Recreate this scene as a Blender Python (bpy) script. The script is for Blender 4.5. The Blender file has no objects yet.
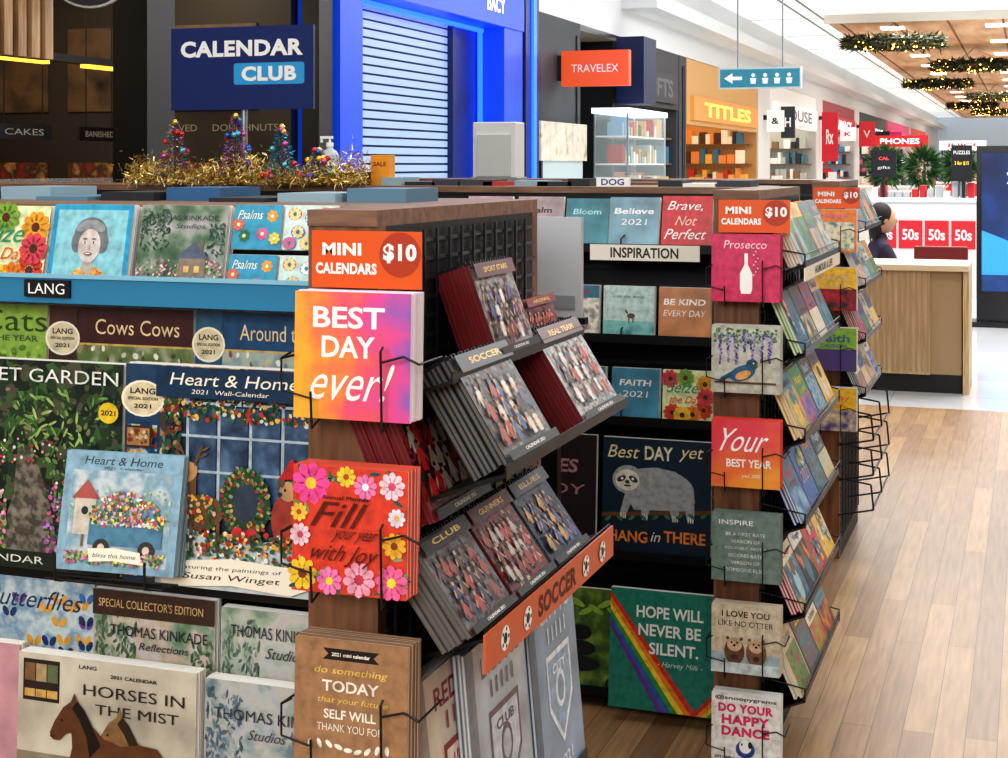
import bpy, math, random
from mathutils import Matrix, Vector, Euler
random.seed(7)
sc = bpy.context.scene
R = math.radians

# ------------------------------------------------------------------ materials
def lin(c):
    return c/12.92 if c <= 0.04045 else ((c+0.055)/1.055)**2.4
def hexc(h):
    h = h.lstrip('#')
    return tuple(lin(int(h[i:i+2], 16)/255) for i in (0, 2, 4)) + (1.0,)
def shade(h, k):
    h = h.lstrip('#'); return '#' + ''.join('%02x' % max(0, min(255, int(int(h[i:i+2], 16)*k))) for i in (0, 2, 4))
_mc = {}
def M(h, rough=0.55, metal=0.0, emit=0.0, alpha=1.0, trans=0.0, coat=0.0):
    key = (h, rough, metal, emit, alpha, trans, coat)
    if key in _mc: return _mc[key]
    m = bpy.data.materials.new("paint_"+h.strip('#')+"_%d" % len(_mc))
    m.use_nodes = True
    nt = m.node_tree; p = nt.nodes["Principled BSDF"]
    p.inputs["Base Color"].default_value = hexc(h)
    p.inputs["Roughness"].default_value = rough
    p.inputs["Metallic"].default_value = metal
    if emit:
        p.inputs["Emission Color"].default_value = hexc(h)
        p.inputs["Emission Strength"].default_value = emit
    p.inputs["Alpha"].default_value = alpha
    p.inputs["Transmission Weight"].default_value = trans
    p.inputs["Coat Weight"].default_value = coat
    _mc[key] = m
    return m
def ramp_node(nt, pal, const=False):
    r = nt.nodes.new("ShaderNodeValToRGB")
    cr = r.color_ramp
    if const: cr.interpolation = 'CONSTANT'
    n = len(pal)
    while len(cr.elements) < n: cr.elements.new(0.5)
    for i, c in enumerate(pal):
        cr.elements[i].position = (i/n if const else i/(n-1))
        cr.elements[i].color = hexc(c)
    return r
def PM(pal, scale=40, kind='noise', rough=0.4, stretch=(1, 1, 1), contrast=1.0, grad=None, emit=0.0):
    key = ('pm', tuple(pal), scale, kind, rough, stretch, contrast, grad, emit)
    if key in _mc: return _mc[key]
    m = bpy.data.materials.new("print_%s_%d" % (kind, len(_mc)))
    m.use_nodes = True
    nt = m.node_tree; p = nt.nodes["Principled BSDF"]
    tc = nt.nodes.new("ShaderNodeTexCoord"); mp = nt.nodes.new("ShaderNodeMapping")
    mp.inputs["Scale"].default_value = stretch
    nt.links.new(tc.outputs["Object"], mp.inputs["Vector"])
    src = None
    if kind == 'voronoi':
        nz = nt.nodes.new("ShaderNodeTexNoise"); nz.inputs["Scale"].default_value = scale*0.6
        ad = nt.nodes.new("ShaderNodeMixRGB"); ad.blend_type = 'ADD'; ad.inputs[0].default_value = 0.03
        nt.links.new(mp.outputs[0], ad.inputs[1]); nt.links.new(nz.outputs["Color"], ad.inputs[2])
        nt.links.new(mp.outputs[0], nz.inputs["Vector"])
        v = nt.nodes.new("ShaderNodeTexVoronoi"); v.inputs["Scale"].default_value = scale
        nt.links.new(ad.outputs[0], v.inputs["Vector"])
        sp = nt.nodes.new("ShaderNodeSeparateColor"); nt.links.new(v.outputs["Color"], sp.inputs[0])
        src = sp.outputs[0]
        r = ramp_node(nt, pal, True)
    else:
        v = nt.nodes.new("ShaderNodeTexNoise"); v.inputs["Scale"].default_value = scale
        v.inputs["Detail"].default_value = 5
        nt.links.new(mp.outputs[0], v.inputs["Vector"])
        mr = nt.nodes.new("ShaderNodeMapRange")
        mr.inputs[1].default_value = 0.5-0.22/contrast; mr.inputs[2].default_value = 0.5+0.22/contrast
        nt.links.new(v.outputs["Fac"], mr.inputs[0])
        src = mr.outputs[0]
        if grad:
            sx = nt.nodes.new("ShaderNodeSeparateXYZ"); nt.links.new(tc.outputs["Object"], sx.inputs[0])
            a = nt.nodes.new("ShaderNodeMath"); a.operation = 'MULTIPLY_ADD'
            a.inputs[1].default_value = grad[0]; a.inputs[2].default_value = grad[2]
            nt.links.new(sx.outputs[0], a.inputs[0])
            b = nt.nodes.new("ShaderNodeMath"); b.operation = 'MULTIPLY_ADD'; b.inputs[1].default_value = grad[1]
            nt.links.new(sx.outputs[2], b.inputs[0]); nt.links.new(a.outputs[0], b.inputs[2])
            c = nt.nodes.new("ShaderNodeMath"); c.operation = 'MULTIPLY_ADD'; c.inputs[1].default_value = grad[3]
            nt.links.new(src, c.inputs[0]); nt.links.new(b.outputs[0], c.inputs[2])
            src = c.outputs[0]
        r = ramp_node(nt, pal)
    nt.links.new(src, r.inputs[0])
    nt.links.new(r.outputs[0], p.inputs["Base Color"])
    if emit:
        nt.links.new(r.outputs[0], p.inputs["Emission Color"]); p.inputs["Emission Strength"].default_value = emit
    p.inputs["Roughness"].default_value = rough
    _mc[key] = m
    return m

BLACK = M('#09090b', 0.45); BLACKM = M('#0d0d0f', 0.4, 0.2); WHITE = M('#f4f4f0', 0.6); CREAM = M('#efe6d2', 0.6)
INK = M('#1b2026', 0.6); PAGE = M('#e2dfd8', 0.8)
RACKWOOD = PM(['#5a3a24', '#7d5335', '#946848'], 9, stretch=(6, 6, 0.6), rough=0.5)
RACKTOP = PM(['#5f4330', '#7a5a44', '#8d6c55'], 9, stretch=(1, 6, 6), rough=0.5)

# ------------------------------------------------------------------ text cache
_tc = {}
def textgeo(s, bold=True):
    k = (s, int(bold))
    if k in _tc: return _tc[k]
    cu = bpy.data.curves.new("txt", 'FONT'); cu.body = s; cu.resolution_u = 3
    cu.offset = {0: 0.0, 1: 0.024, 2: 0.045}[int(bold)]
    if int(bold) == 2: cu.space_character = 1.08
    ob = bpy.data.objects.new("txt", cu); sc.collection.objects.link(ob)
    bpy.context.view_layer.update()
    dg = bpy.context.evaluated_depsgraph_get()
    me = bpy.data.meshes.new_from_object(ob.evaluated_get(dg))
    vs = [(v.co.x, v.co.y) for v in me.vertices]; fs = [tuple(p.vertices) for p in me.polygons]
    bpy.data.objects.remove(ob); bpy.data.curves.remove(cu); bpy.data.meshes.remove(me)
    if not vs: _tc[k] = ([], []); return _tc[k]
    x0 = min(v[0] for v in vs); x1 = max(v[0] for v in vs); y0 = min(v[1] for v in vs); y1 = max(v[1] for v in vs)
    vs = [((x-x0)/(x1-x0)-0.5, (y-y0)/(y1-y0)-0.5) for x, y in vs]
    _tc[k] = (vs, fs); return _tc[k]

# ------------------------------------------------------------------ builder
class B:
    def __init__(s):
        s.v = []; s.f = []; s.m = []; s.mats = []; s.sm = []; s.T = Matrix.Identity(4)
    def mi(s, m):
        if m not in s.mats: s.mats.append(m)
        return s.mats.index(m)
    def add(s, vs, fs, mat, smooth=False):
        o = len(s.v); k = s.mi(mat)
        T = s.T
        s.v += [tuple(T @ Vector(v)) for v in vs]
        for f in fs:
            s.f.append(tuple(i+o for i in f)); s.m.append(k); s.sm.append(smooth)
    def box(s, x0, x1, y0, y1, z0, z1, mat):
        vs = [(x, y, z) for x in (x0, x1) for y in (y0, y1) for z in (z0, z1)]
        s.add(vs, [(0, 1, 3, 2), (4, 6, 7, 5), (0, 4, 5, 1), (2, 3, 7, 6), (0, 2, 6, 4), (1, 5, 7, 3)], mat)
    def cyl(s, a, b, r0, r1, mat, n=10, cap=True):
        a = Vector(a); b = Vector(b); d = (b-a).normalized()
        u = d.orthogonal().normalized(); w = d.cross(u)
        vs = []
        for i in range(n):
            t = 2*math.pi*i/n; q = u*math.cos(t)+w*math.sin(t)
            vs.append(a+q*r0); vs.append(b+q*r1)
        fs = [(2*i, 2*((i+1) % n), 2*((i+1) % n)+1, 2*i+1) for i in range(n)]
        s.add(vs, fs, mat, True)
        if cap:
            s.add([vs[2*i] for i in range(n)], [tuple(range(n))][::-1], mat)
            s.add([vs[2*i+1] for i in range(n)], [tuple(range(n))], mat)
    def tube(s, pts, r, mat, n=6):
        for i in range(len(pts)-1): s.cyl(pts[i], pts[i+1], r, r, mat, n, True)
    def lathe(s, prof, c, mat, n=20):
        vs = []; fs = []
        for (r, z) in prof:
            for i in range(n):
                t = 2*math.pi*i/n; vs.append((c[0]+r*math.cos(t), c[1]+r*math.sin(t), c[2]+z))
        for j in range(len(prof)-1):
            for i in range(n):
                fs.append((j*n+i, j*n+(i+1) % n, (j+1)*n+(i+1) % n, (j+1)*n+i))
        s.add(vs, fs, mat, True)
    def ball(s, c, r, mat, n=10, sc3=(1, 1, 1)):
        vs = []; fs = []; mm = max(4, n//2+1)
        for j in range(mm+1):
            ph = math.pi*j/mm
            for i in range(n):
                t = 2*math.pi*i/n
                vs.append((c[0]+r*sc3[0]*math.sin(ph)*math.cos(t), c[1]+r*sc3[1]*math.sin(ph)*math.sin(t), c[2]+r*sc3[2]*math.cos(ph)))
        for j in range(mm):
            for i in range(n):
                fs.append((j*n+i, (j+1)*n+i, (j+1)*n+(i+1) % n, j*n+(i+1) % n))
        s.add(vs, fs, mat, True)
    def spike(s, p, d, l, w, mat):
        p = Vector(p); d = Vector(d).normalized(); u = d.orthogonal().normalized()
        u = Matrix.Rotation(random.random()*6.28, 3, d) @ u
        s.add([p-u*w, p+u*w, p+d*l], [(0, 1, 2)], mat)
    def obj(s, name, mat4=None, parent=None, bevel=0):
        me = bpy.data.meshes.new(name)
        me.from_pydata(s.v, [], s.f)
        for m in s.mats: me.materials.append(m)
        me.polygons.foreach_set("material_index", s.m)
        me.polygons.foreach_set("use_smooth", s.sm)
        me.update()
        ob = bpy.data.objects.new(name, me); sc.collection.objects.link(ob)
        if parent: ob.parent = parent
        if mat4 is not None: ob.matrix_world = mat4
        if bevel:
            bv = ob.modifiers.new("bevel", 'BEVEL'); bv.width = bevel; bv.segments = 2; bv.limit_method = 'ANGLE'
        return ob

class Art:
    """flat printed graphics on a surface facing local -y (u right, v up, 0..1)"""
    def __init__(s, b, w, h, x=0, z=0, y=0.0):
        s.b, s.w, s.h, s.x, s.z, s.y = b, w, h, x, z, y; s.L = 0
    def P(s, u, v): return (s.x+u*s.w, s.y-0.0004-0.0002*s.L, s.z+v*s.h)
    def rect(s, u0, v0, u1, v1, mat): s.poly([(u0, v0), (u1, v0), (u1, v1), (u0, v1)], mat)
    def poly(s, pts, mat):
        s.b.add([s.P(*p) for p in pts], [tuple(range(len(pts)))], mat); s.L += 1
    def ell(s, u, v, ru, rv, mat, rot=0, n=16, bump=True):
        c, sn = math.cos(rot), math.sin(rot); pts = []
        for i in range(n):
            t = 2*math.pi*i/n; a, q = ru*math.cos(t), rv*math.sin(t)
            pts.append((u+a*c-q*sn, v+a*sn+q*c))
        s.b.add([s.P(*p) for p in pts], [tuple(range(n))], mat)
        if bump: s.L += 1
    def dots(s, n, u0, v0, u1, v1, ru, rv, cols, seed=0, layers=3, mask=None):
        r = random.Random(seed)
        for i in range(n):
            u, v = r.uniform(u0, u1), r.uniform(v0, v1); k = r.uniform(.5, 1.2)
            c = r.choice(cols); rot = r.random()*3
            if mask and not mask(u, v): continue
            s.ell(max(ru, min(1-ru, u)), max(rv, min(1-rv, v)), ru*k, rv*k, C(c), rot, 6, bump=False)
            if i % max(1, n//layers) == 0: s.L += 1
        s.L += 1
    def text(s, t, u, v, w, h, mat, bold=True, shear=0.0, rot=0.0):
        vs, fs = textgeo(t, bold)
        out = []
        c, sn = math.cos(rot), math.sin(rot)
        for (x, y) in vs:
            X = x*w+y*h*shear*s.h/s.w; Y = y*h
            XX = X*s.w; YY = Y*s.h
            out.append(s.P(u+(XX*c-YY*sn)/s.w, v+(XX*sn+YY*c)/s.h))
        if out: s.b.add(out, fs, mat)
        s.L += 1
    def flower(s, u, v, r, pet, ctr, n=6):
        k = s.w/s.h
        for i in range(n):
            t = 2*math.pi*i/n+u*9
            s.ell(u+r*.6*math.cos(t), v+r*.6*math.sin(t)*k, r*.36, r*.26*k, pet, math.atan2(math.sin(t)*k, math.cos(t)), 8, bump=False)
        s.L += 1
        s.ell(u, v, r*.27, r*.27*k, ctr, 0, 10)

def C(h): return PM([shade(h, .84), h, shade(h, 1.10)], 55, rough=.35)
# ------------------------------------------------------------------ cover designs
def d_best(a):
    a.rect(0, 0, 1, 1, PM(['#f2b23a', '#f0854a', '#ea5a72', '#e0559a', '#9a62b8'], 18, grad=(5.2, 1.0, -0.35, 0.45), rough=.35))
    a.text("BEST", .47, .80, .62, .17, WHITE); a.text("DAY", .47, .57, .46, .17, WHITE)
    a.text("ever!", .50, .30, .66, .30, WHITE, False, .35)
def d_fill(a):
    a.rect(0, 0, 1, 1, C('#d8452f'))
    rnd = random.Random(3)
    for i in range(46):
        u = rnd.random(); v = rnd.choice([rnd.uniform(0.03, .22), rnd.uniform(.8, .97)]) if rnd.random() < .6 else rnd.random()
        if .2 < u < .8 and .22 < v < .78: u = rnd.choice([.08, .92])
        a.ell(u, v, .05, .016, C(rnd.choice(['#2f6b4a', '#6e9a57', '#1f5a52', '#8fb08a'])), rnd.random()*3, 8, bump=False)
    a.L += 1
    for (u, v, r, p, c) in [(.16, .86, .18, '#f04f9a', '#f1c640'), (.47, .93, .09, '#f2d23c', '#b0562a'), (.64, .86, .11, '#ea7fb0', '#ffffff'), (.87, .88, .12, '#f6cfd8', '#d94f6f'),
                            (.10, .14, .14, '#f3c53a', '#7a4020'), (.34, .10, .12, '#ec7db0', '#f1d040'), (.60, .13, .15, '#f0a2b8', '#c03a50'), (.88, .13, .15, '#ef6a9a', '#f3d24a'),
                            (.90, .42, .11, '#f5b53a', '#8a4420'), (.08, .45, .10, '#f2cbd4', '#d94f6f'), (.92, .64, .08, '#e9e3f0', '#f0c040'), (.07, .63, .08, '#f5c84a', '#b0562a')]:
        a.flower(u, v, r, C(p), C(c), 9)
    a.text("Annual Planner", .48, .765, .42, .03, C('#3a1612'))
    k = C('#5a1f14')
    a.text("Fill", .42, .63, .38, .20, k, False, .6); a.text("your year", .56, .46, .36, .10, k, False, .6); a.text("with Joy", .46, .31, .58, .17, k, False, .6)
def d_today(a):
    a.rect(0, 0, 1, 1, C('#a07a58'))
    w = C('#f0e7d5'); y = C('#e9c75e'); k = C('#1c1a1a')
    a.poly([(.25, .93), (.75, .93), (.70, .885), (.75, .84), (.25, .84), (.30, .885)], k); a.text("2021 mini calendar", .5, .885, .34, .03, w)
    a.text("do something", .5, .75, .64, .07, y, False, .3); a.text("TODAY", .5, .635, .50, .09, w)
    a.text("that your future", .52, .52, .62, .06, y, False, .3); a.text("SELF WILL", .5, .415, .46, .075, w)
    a.text("THANK YOU FOR", .5, .31, .58, .06, w, False)
    for i in range(9): a.ell(.15+.085*i, .16+.02*math.sin(i), .02, .04, w, .4*i, 8, bump=False)
def lang_band(a, u1, col, flo):
    a.rect(0, 0, u1, 1, col)
    a.rect(u1*.08, .02, u1*.92, .72, flo)
    a.ell(u1*.5, .84, u1*.62, .085, CREAM, n=20); a.ell(u1*.5, .84, u1*.55, .075, C('#d8c9a4'), n=20)
    a.text("LANG", u1*.5, .875, u1*.72, .028, INK); a.text("SPECIAL EDITION", u1*.5, .84, u1*.86, .014, INK); a.text("2021", u1*.5, .805, u1*.5, .02, INK)
def d_heart(a):
    a.rect(0, 0, 1, 1, PM(['#51342a', '#8c3a2c', '#6b7a6a', '#c9b28a', '#33483c', '#a87c4a'], 60, 'voronoi'))
    lang_band(a, .19, C('#23415f'), PM(['#1b4667', '#b9cbd2', '#2a6a8a', '#c9a352', '#a23c3c'], 90, 'voronoi'))
    a.rect(.22, .24, 1, .86, C('#1d2c40'))
    for i in range(4): a.rect(.35+.165*i, .40, .49+.165*i, .82, PM(['#16233a', '#35506e', '#5f7c96'], 30))
    snow = C('#a9b8c2')
    for i in range(5): a.rect(.335+.165*i, .36, .350+.165*i, .86, snow)
    for v in (.36, .52, .68, .83): a.rect(.30, v, 1, v+.012, snow)
    a.dots(260, .22, .76, 1, .86, .014, .011, ['#1f4a30', '#27523a', '#b5382c', '#3c6b47', '#e2b44a', '#173a26', '#c9d2cc'], 9)
    a.dots(160, .22, .24, .31, .86, .014, .012, ['#1f4a30', '#27523a', '#7a2a22', '#3c6b47', '#5a4636', '#a87c4a'], 10)
    br = C('#6a4c32'); tan = C('#b98f64'); wh = C('#e9e0cf')
    a.poly([(.19, .0), (1, 0), (1, .18), (.8, .24), (.55, .2), (.35, .28), (.19, .24)], PM(['#8fa3ad', '#cdd4d4', '#a9b4b8'], 25))
    a.ell(.42, .34, .13, .08, br, .15); a.poly([(.30, .36), (.40, .38), (.40, .52), (.34, .54)], br); a.ell(.35, .52, .06, .045, tan, .5); a.ell(.315, .495, .03, .022, wh)
    for sgn in (-1, 1):
        a.ell(.37+sgn*.04, .60, .007, .055, br, -.4*sgn, 8, bump=False)
        for k in range(2): a.ell(.37+sgn*(.065+.01*k), .60+.03*k, .006, .025, br, -1.1*sgn, 8, bump=False)
    a.L += 1
    a.ell(.345, .53, .007, .008, BLACK)
    for u in (.32, .37, .46, .51): a.rect(u, .17, u+.018, .31, br)
    a.dots(70, .34, .27, .50, .42, .012, .010, ['#2c5a3c', '#b5342c', '#d9a441', '#c9b28a'], 77)
    a.ell(.66, .40, .13, .16, C('#24452e')); a.ell(.66, .40, .07, .09, C('#33404e'))
    r = random.Random(1)
    for i in range(160):
        t = i*.62; q = r.uniform(.6, 1.05); a.ell(.66+.125*q*math.cos(t), .40+.155*q*math.sin(t), .012, .009, C(['#a5342c', '#2c5a3c', '#c9a04e', '#1f4a30', '#3d6f50', '#8a9a6a'][i % 6]), t, 6, bump=False)
    a.L += 1; a.ell(.66, .25, .05, .03, C('#b5242c')); a.ell(.62, .27, .03, .02, C('#c8323a'), .5); a.ell(.70, .27, .03, .02, C('#c8323a'), -.5)
    a.ell(.86, .34, .065, .11, C('#9a3d30')); a.ell(.88, .47, .045, .045, tan); a.ell(.845, .51, .02, .024, br); a.ell(.92, .51, .02, .024, br); a.ell(.865, .475, .006, .007, BLACK); a.ell(.84, .455, .012, .01, INK); a.poly([(.83, .52), (.95, .53), (.90, .62)], C('#b5242c'))
    a.dots(300, .20, .14, 1, .27, .013, .011, ['#2c5a3c', '#b5342c', '#e8e0d0', '#3d6f50', '#d9a441', '#1f4a30', '#6a4c32'], 5)
    a.poly([(.22, .11), (.60, .15), (.97, .13), (.99, .045), (.9, .01), (.6, .03), (.24, .0)], CREAM)
    a.text("Featuring the paintings of", .58, .10, .55, .022, INK, False, .3, .02); a.text("Susan Winget", .6, .06, .5, .035, C('#3a2a20'), False, .5, .02)
    a.rect(.19, .86, 1, 1, C('#143450'))
    a.text("Heart & Home", .60, .945, .66, .055, CREAM, False, .25); a.text("2021  Wall-Calendar", .58, .89, .40, .02, CREAM, False, .2)
    a.rect(.03, .62, .17, .72, C('#33291f')); a.rect(.04, .63, .16, .71, C('#a67c4e')); a.dots(24, .05, .64, .15, .70, .01, .01, ['#8a3a2c', '#c9b28a', '#2c5a3c'], 2)
def d_garden(a):
    a.rect(0, 0, 1, 1, PM(['#14241a', '#243a22', '#3c5a2e', '#101c14', '#4e4a3a', '#1c3020'], 60, 'voronoi'))
    a.poly([(.30, .08), (.66, .08), (.60, .35), (.50, .58), (.42, .60), (.40, .35)], PM(['#5d584e', '#3c3a34', '#7c7466', '#8c8676'], 60))
    def m(u, v): return not (.36 < u < .60 and v < .5)
    a.dots(420, .0, .30, 1, .86, .017, .009, ['#38552f', '#5d7d48', '#2a4530', '#7a9a58', '#1f3420', '#4a6a38', '#8a7a5a'], 3, mask=m)
    a.dots(110, .1, .55, .9, .86, .03, .007, ['#6f9a4a', '#9ab86a', '#3f6b34'], 8)
    a.dots(360, .0, .08, .36, .36, .013, .011, ['#c75a8c', '#d98ab0', '#3f6b34', '#89a857', '#e6b9c8', '#b03a64', '#2e4a2a'], 12)
    a.dots(360, .58, .08, 1, .42, .013, .011, ['#7a3f86', '#9a5aa0', '#c75a8c', '#3f6b34', '#5d7d48', '#b08ac0', '#2e4a2a'], 13)
    a.dots(60, .3, .3, .75, .62, .008, .008, ['#e6d9d2', '#c8323a', '#e0a0b0'], 14, mask=m)
    a.text("SECRET GARDEN", .5, .93, .96, .065, C('#dfe2da'), False); a.ell(.93, .77, .055, .05, C('#d9b92c')); a.text("2021", .93, .77, .08, .025, INK)
    a.rect(0, 0, 1, .085, C('#1a261c')); a.text("CALENDAR  •  2021", .5, .045, .8, .035, C('#d9dccf'), False)
def d_hhmini(a):
    a.rect(0, 0, 1, 1, C('#86aabc')); a.rect(.07, .06, .93, .84, PM(['#8fabb7', '#c7cfd0', '#7a9eb0', '#b5b8a0'], 25))
    a.text("Heart & Home", .5, .925, .66, .07, C('#2c3c4a'), False, .25); a.text("2021  Calendar", .5, .865, .34, .022, INK, False, .2)
    a.dots(160, .08, .40, .92, .70, .02, .015, ['#8fae9a', '#a8bca0', '#7f9f8a', '#b8c4b0'], 9)
    a.rect(.12, .30, .30, .60, C('#c9bfae')); a.poly([(.09, .60), (.33, .60), (.21, .76)], C('#a6524a')); a.ell(.21, .50, .03, .035, INK); a.rect(.2, .2, .22, .3, C('#7a5c3c'))
    a.rect(.26, .22, .88, .42, C('#4f8098')); a.rect(.28, .39, .86, .42, C('#cfe0e4')); a.poly([(.70, .42), (.86, .42), (.82, .58), (.72, .58)], C('#5f90a8')); a.ell(.38, .2, .07, .075, C('#3a2e28')); a.ell(.76, .2, .07, .075, C('#3a2e28')); a.ell(.38, .2, .03, .035, C('#c9bfae')); a.ell(.76, .2, .03, .035, C('#c9bfae'))
    a.dots(480, .26, .38, .88, .68, .017, .014, ['#cc3f48', '#e79ab5', '#f1d35e', '#4d7a46', '#f0ece4', '#7a5a9e', '#6c9a58', '#e2703a', '#2f5a34', '#3f6b34'], 4, mask=lambda u, v: v < .46+.22*math.sin((u-.2)*4.4))
    a.dots(200, .08, .07, .92, .17, .018, .014, ['#5f8f44', '#8cad5b', '#e79ab5', '#f1d35e', '#3f6b34', '#c06a8a'], 6)
    a.poly([(.28, .19), (.50, .205), (.72, .18), (.74, .08), (.5, .10), (.30, .08)], CREAM); a.text("bless this home", .51, .14, .36, .035, INK, False, .3)
def d_cows(title, col, bg, flo):
    def f(a):
        a.rect(0, 0, 1, 1, PM(bg, 30)); a.rect(.2, .82, 1, 1, C(col)); a.rect(.2, .812, 1, .822, C('#c9a85a'))
        a.dots(120, .2, .3, 1, .8, .02, .015, bg+['#8a5a3a', '#e9e0cc'], 3)
        a.text(title, .62, .905, .58, .075, C('#e9cfa0'), False)
        lang_band(a, .2, C(flo), PM([flo, '#c9b48a', '#8a5a3a', '#5a6a3a'], 50, 'voronoi'))
    return f
def d_cats(a):
    a.rect(0, 0, 1, 1, C('#8fb04a')); a.text("365 Cats", .6, .92, .8, .11, C('#2d4a18'), False); a.text("CALENDAR OF THE YEAR", .6, .83, .7, .03, C('#46602a'))
    a.dots(200, .0, .3, 1, .8, .02, .015, ['#6f8f34', '#a9c35c', '#5a7a2a'], 3)
def d_kink(t1='THOMAS KINKADE', pal=('#56704e', '#7b8f6a', '#b6a48c', '#c7a6a0', '#d9dcd2'), special=False, top=.86):
    def f(a):
        a.rect(0, 0, 1, 1, PM(list(pal), 22, contrast=1.3))
        rn = len(t1)+len(pal[0])
        a.dots(150, 0, .50, .35, .95, .03, .012, [pal[0], pal[1], shade(pal[0], .8)], rn)
        a.dots(60, .8, .45, 1, .8, .03, .012, [pal[0], pal[1], shade(pal[0], .8)], rn+5)
        a.rect(.5, .22, .8, .42, C('#8f7f70')); a.poly([(.46, .42), (.84, .42), (.65, .6)], C('#5d6478')); a.rect(.72, .5, .76, .62, C('#7a6a60')); a.rect(.56, .27, .62, .34, C('#f1c877')); a.rect(.68, .27, .74, .34, C('#f1c877'))
        a.poly([(.3, 0), (.6, 0), (.62, .22), (.55, .22)], C('#b9a98c'))
        a.dots(320, 0, 0, 1, .4, .02, .013, ['#5a7a4a', '#c67f92', '#3e5a3c', '#e0cdb8', '#93a86a', '#a85a7a', '#e9b0c0'], rn+1, mask=lambda u, v: not (.5 < u < .8 and v > .22))
        if special:
            a.rect(0, .88, 1, 1, C('#3f2c24')); a.text("SPECIAL COLLECTOR'S EDITION", .48, .94, .86, .04, C('#d7b37a'), False)
            a.text(t1, .55, .815, .8, .05, INK, False); a.text("Reflections", .6, .75, .4, .035, INK, False, .3)
        else:
            a.text(t1, .5, top, .8, .055, C('#2c3440'), False); a.text("Studios", .6, top-.09, .34, .05, C('#3c4450'), False, .4)
    return f
def d_butter(a):
    a.rect(0, 0, 1, 1, PM(['#9db7c4', '#c9d3cf', '#7a9ab4', '#e4d9c0'], 25))
    rnd = random.Random(2)
    for i in range(26):
        u, v = rnd.random(), rnd.uniform(.5, .95); c = C(rnd.choice(['#3b6ea8', '#7a4a8c', '#e0a13a', '#1f3f6a']))
        for sgn in (-1, 1): a.ell(max(.06, min(.94, u))+sgn*.03, v, .032, .02, c, sgn*.7, 8, bump=False)
    a.L += 1; a.text("Butterflies", .55, .9, .72, .09, C('#163a5a'), False, .4)
HORSE = [(.12, .05), (.10, .20), (.14, .36), (.13, .47), (.08, .46), (.02, .40), (-.04, .40), (-.07, .45), (-.03, .54), (.05, .66), (.12, .71), (.15, .78), (.18, .71), (.24, .66), (.32, .54), (.42, .46), (.58, .42), (.75, .45), (.90, .44), (1.0, .33), (1.03, .1), (.98, -.15), (.80, -.12), (.5, -.02), (.30, -.12), (.16, -.12)]
def horse(a, u, v, s, body, mane, dark):
    k = a.w/a.h
    a.poly([(u+x*s, v+y*s*k) for x, y in HORSE], body)
    a.poly([(u+x*s, v+y*s*k) for x, y in [(.18, .72), (.24, .66), (.33, .52), (.40, .40), (.30, .30), (.27, .45), (.20, .58), (.13, .66)]], mane)
    a.ell(u+.04*s, v+.56*s*k, .012*s, .012*s, BLACK); a.ell(u-.045*s, v+.43*s*k, .02*s, .015*s, dark)
    a.ell(u+.55*s, v+.15*s*k, .25*s, .12*s*k, dark, .1)
def d_horses(a):
    a.rect(0, 0, 1, 1, PM(['#8f8a7c', '#b3ac9a', '#cdc6b3', '#a8a392'], 7)); a.rect(0, .0, 1, .5, PM(['#6a6450', '#8c8168', '#a79e86'], 12))
    a.rect(.03, .76, .24, .97, C('#2b2420')); a.text("LANG", .4, .96, .1, .02, INK)
    for i in range(3): a.rect(.04+.066*i, .86, .10+.066*i, .95, C(['#7a5a3c', '#a8926a', '#5d6a4a'][i])); a.rect(.04+.066*i, .78, .10+.066*i, .82, C('#c9a35a'))
    a.text("2021 CALENDAR", .66, .93, .26, .018, INK); a.text("HORSES IN", .66, .85, .56, .055, C('#2a241f'), False); a.text("THE MIST", .68, .76, .46, .05, C('#2a241f'), False)
    horse(a, .50, .30, .58, C('#84633f'), C('#2b2018'), C('#6a4a2c')); horse(a, .24, .32, .62, C('#5c3721'), C('#15100c'), C('#46281a'))
    a.dots(120, 0, 0, 1, .22, .02, .012, ['#6a6450', '#9c917a', '#4a4434'], 4)
def d_lady(a):
    a.rect(0, 0, 1, 1, C('#2f9dc4')); a.rect(.06, .04, .94, .94, C('#8fcbd2'))
    a.poly([(.20, .04), (.80, .04), (.76, .2), (.62, .30), (.40, .30), (.26, .2)], PM(['#e08a1c', '#f5dba2', '#d06414', '#f0b850'], 160, 'voronoi'))
    a.poly([(.43, .24), (.57, .24), (.56, .44), (.44, .44)], C('#b9aca2'))
    g = C('#77797c'); g2 = C('#9a9c9e')
    a.ell(.5, .66, .21, .20, g, 0, 20); a.ell(.34, .58, .07, .12, g, 0, 14); a.ell(.66, .58, .07, .12, g, 0, 14)
    a.ell(.5, .54, .14, .19, C('#d4c8be'), 0, 20)
    a.ell(.42, .76, .11, .055, g2, .4); a.ell(.58, .76, .11, .055, g2, -.4)
    for u in (.445, .555): a.ell(u, .575, .024, .014, WHITE); a.ell(u, .575, .01, .014, INK); a.ell(u, .615, .03, .007, C('#4a4442'))
    a.ell(.50, .525, .016, .03, C('#bdaea2')); a.ell(.5, .45, .05, .02, C('#8a3a38')); a.ell(.5, .453, .035, .007, WHITE)
def d_psalm(a):
    a.rect(0, 0, 1, 1, C('#3f9ab8')); a.text("Psalms", .35, .78, .5, .2, C('#f5f2da'), False, .3)
    for (u, v, p) in [(.8, .75, '#e9a23a'), (.62, .35, '#e4638c'), (.25, .3, '#3a7a4a'), (.88, .25, '#f4d04a'), (.12, .55, '#e66a4a')]: a.flower(u, v, .13, C(p), C('#fff3c0'), 7)
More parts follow.
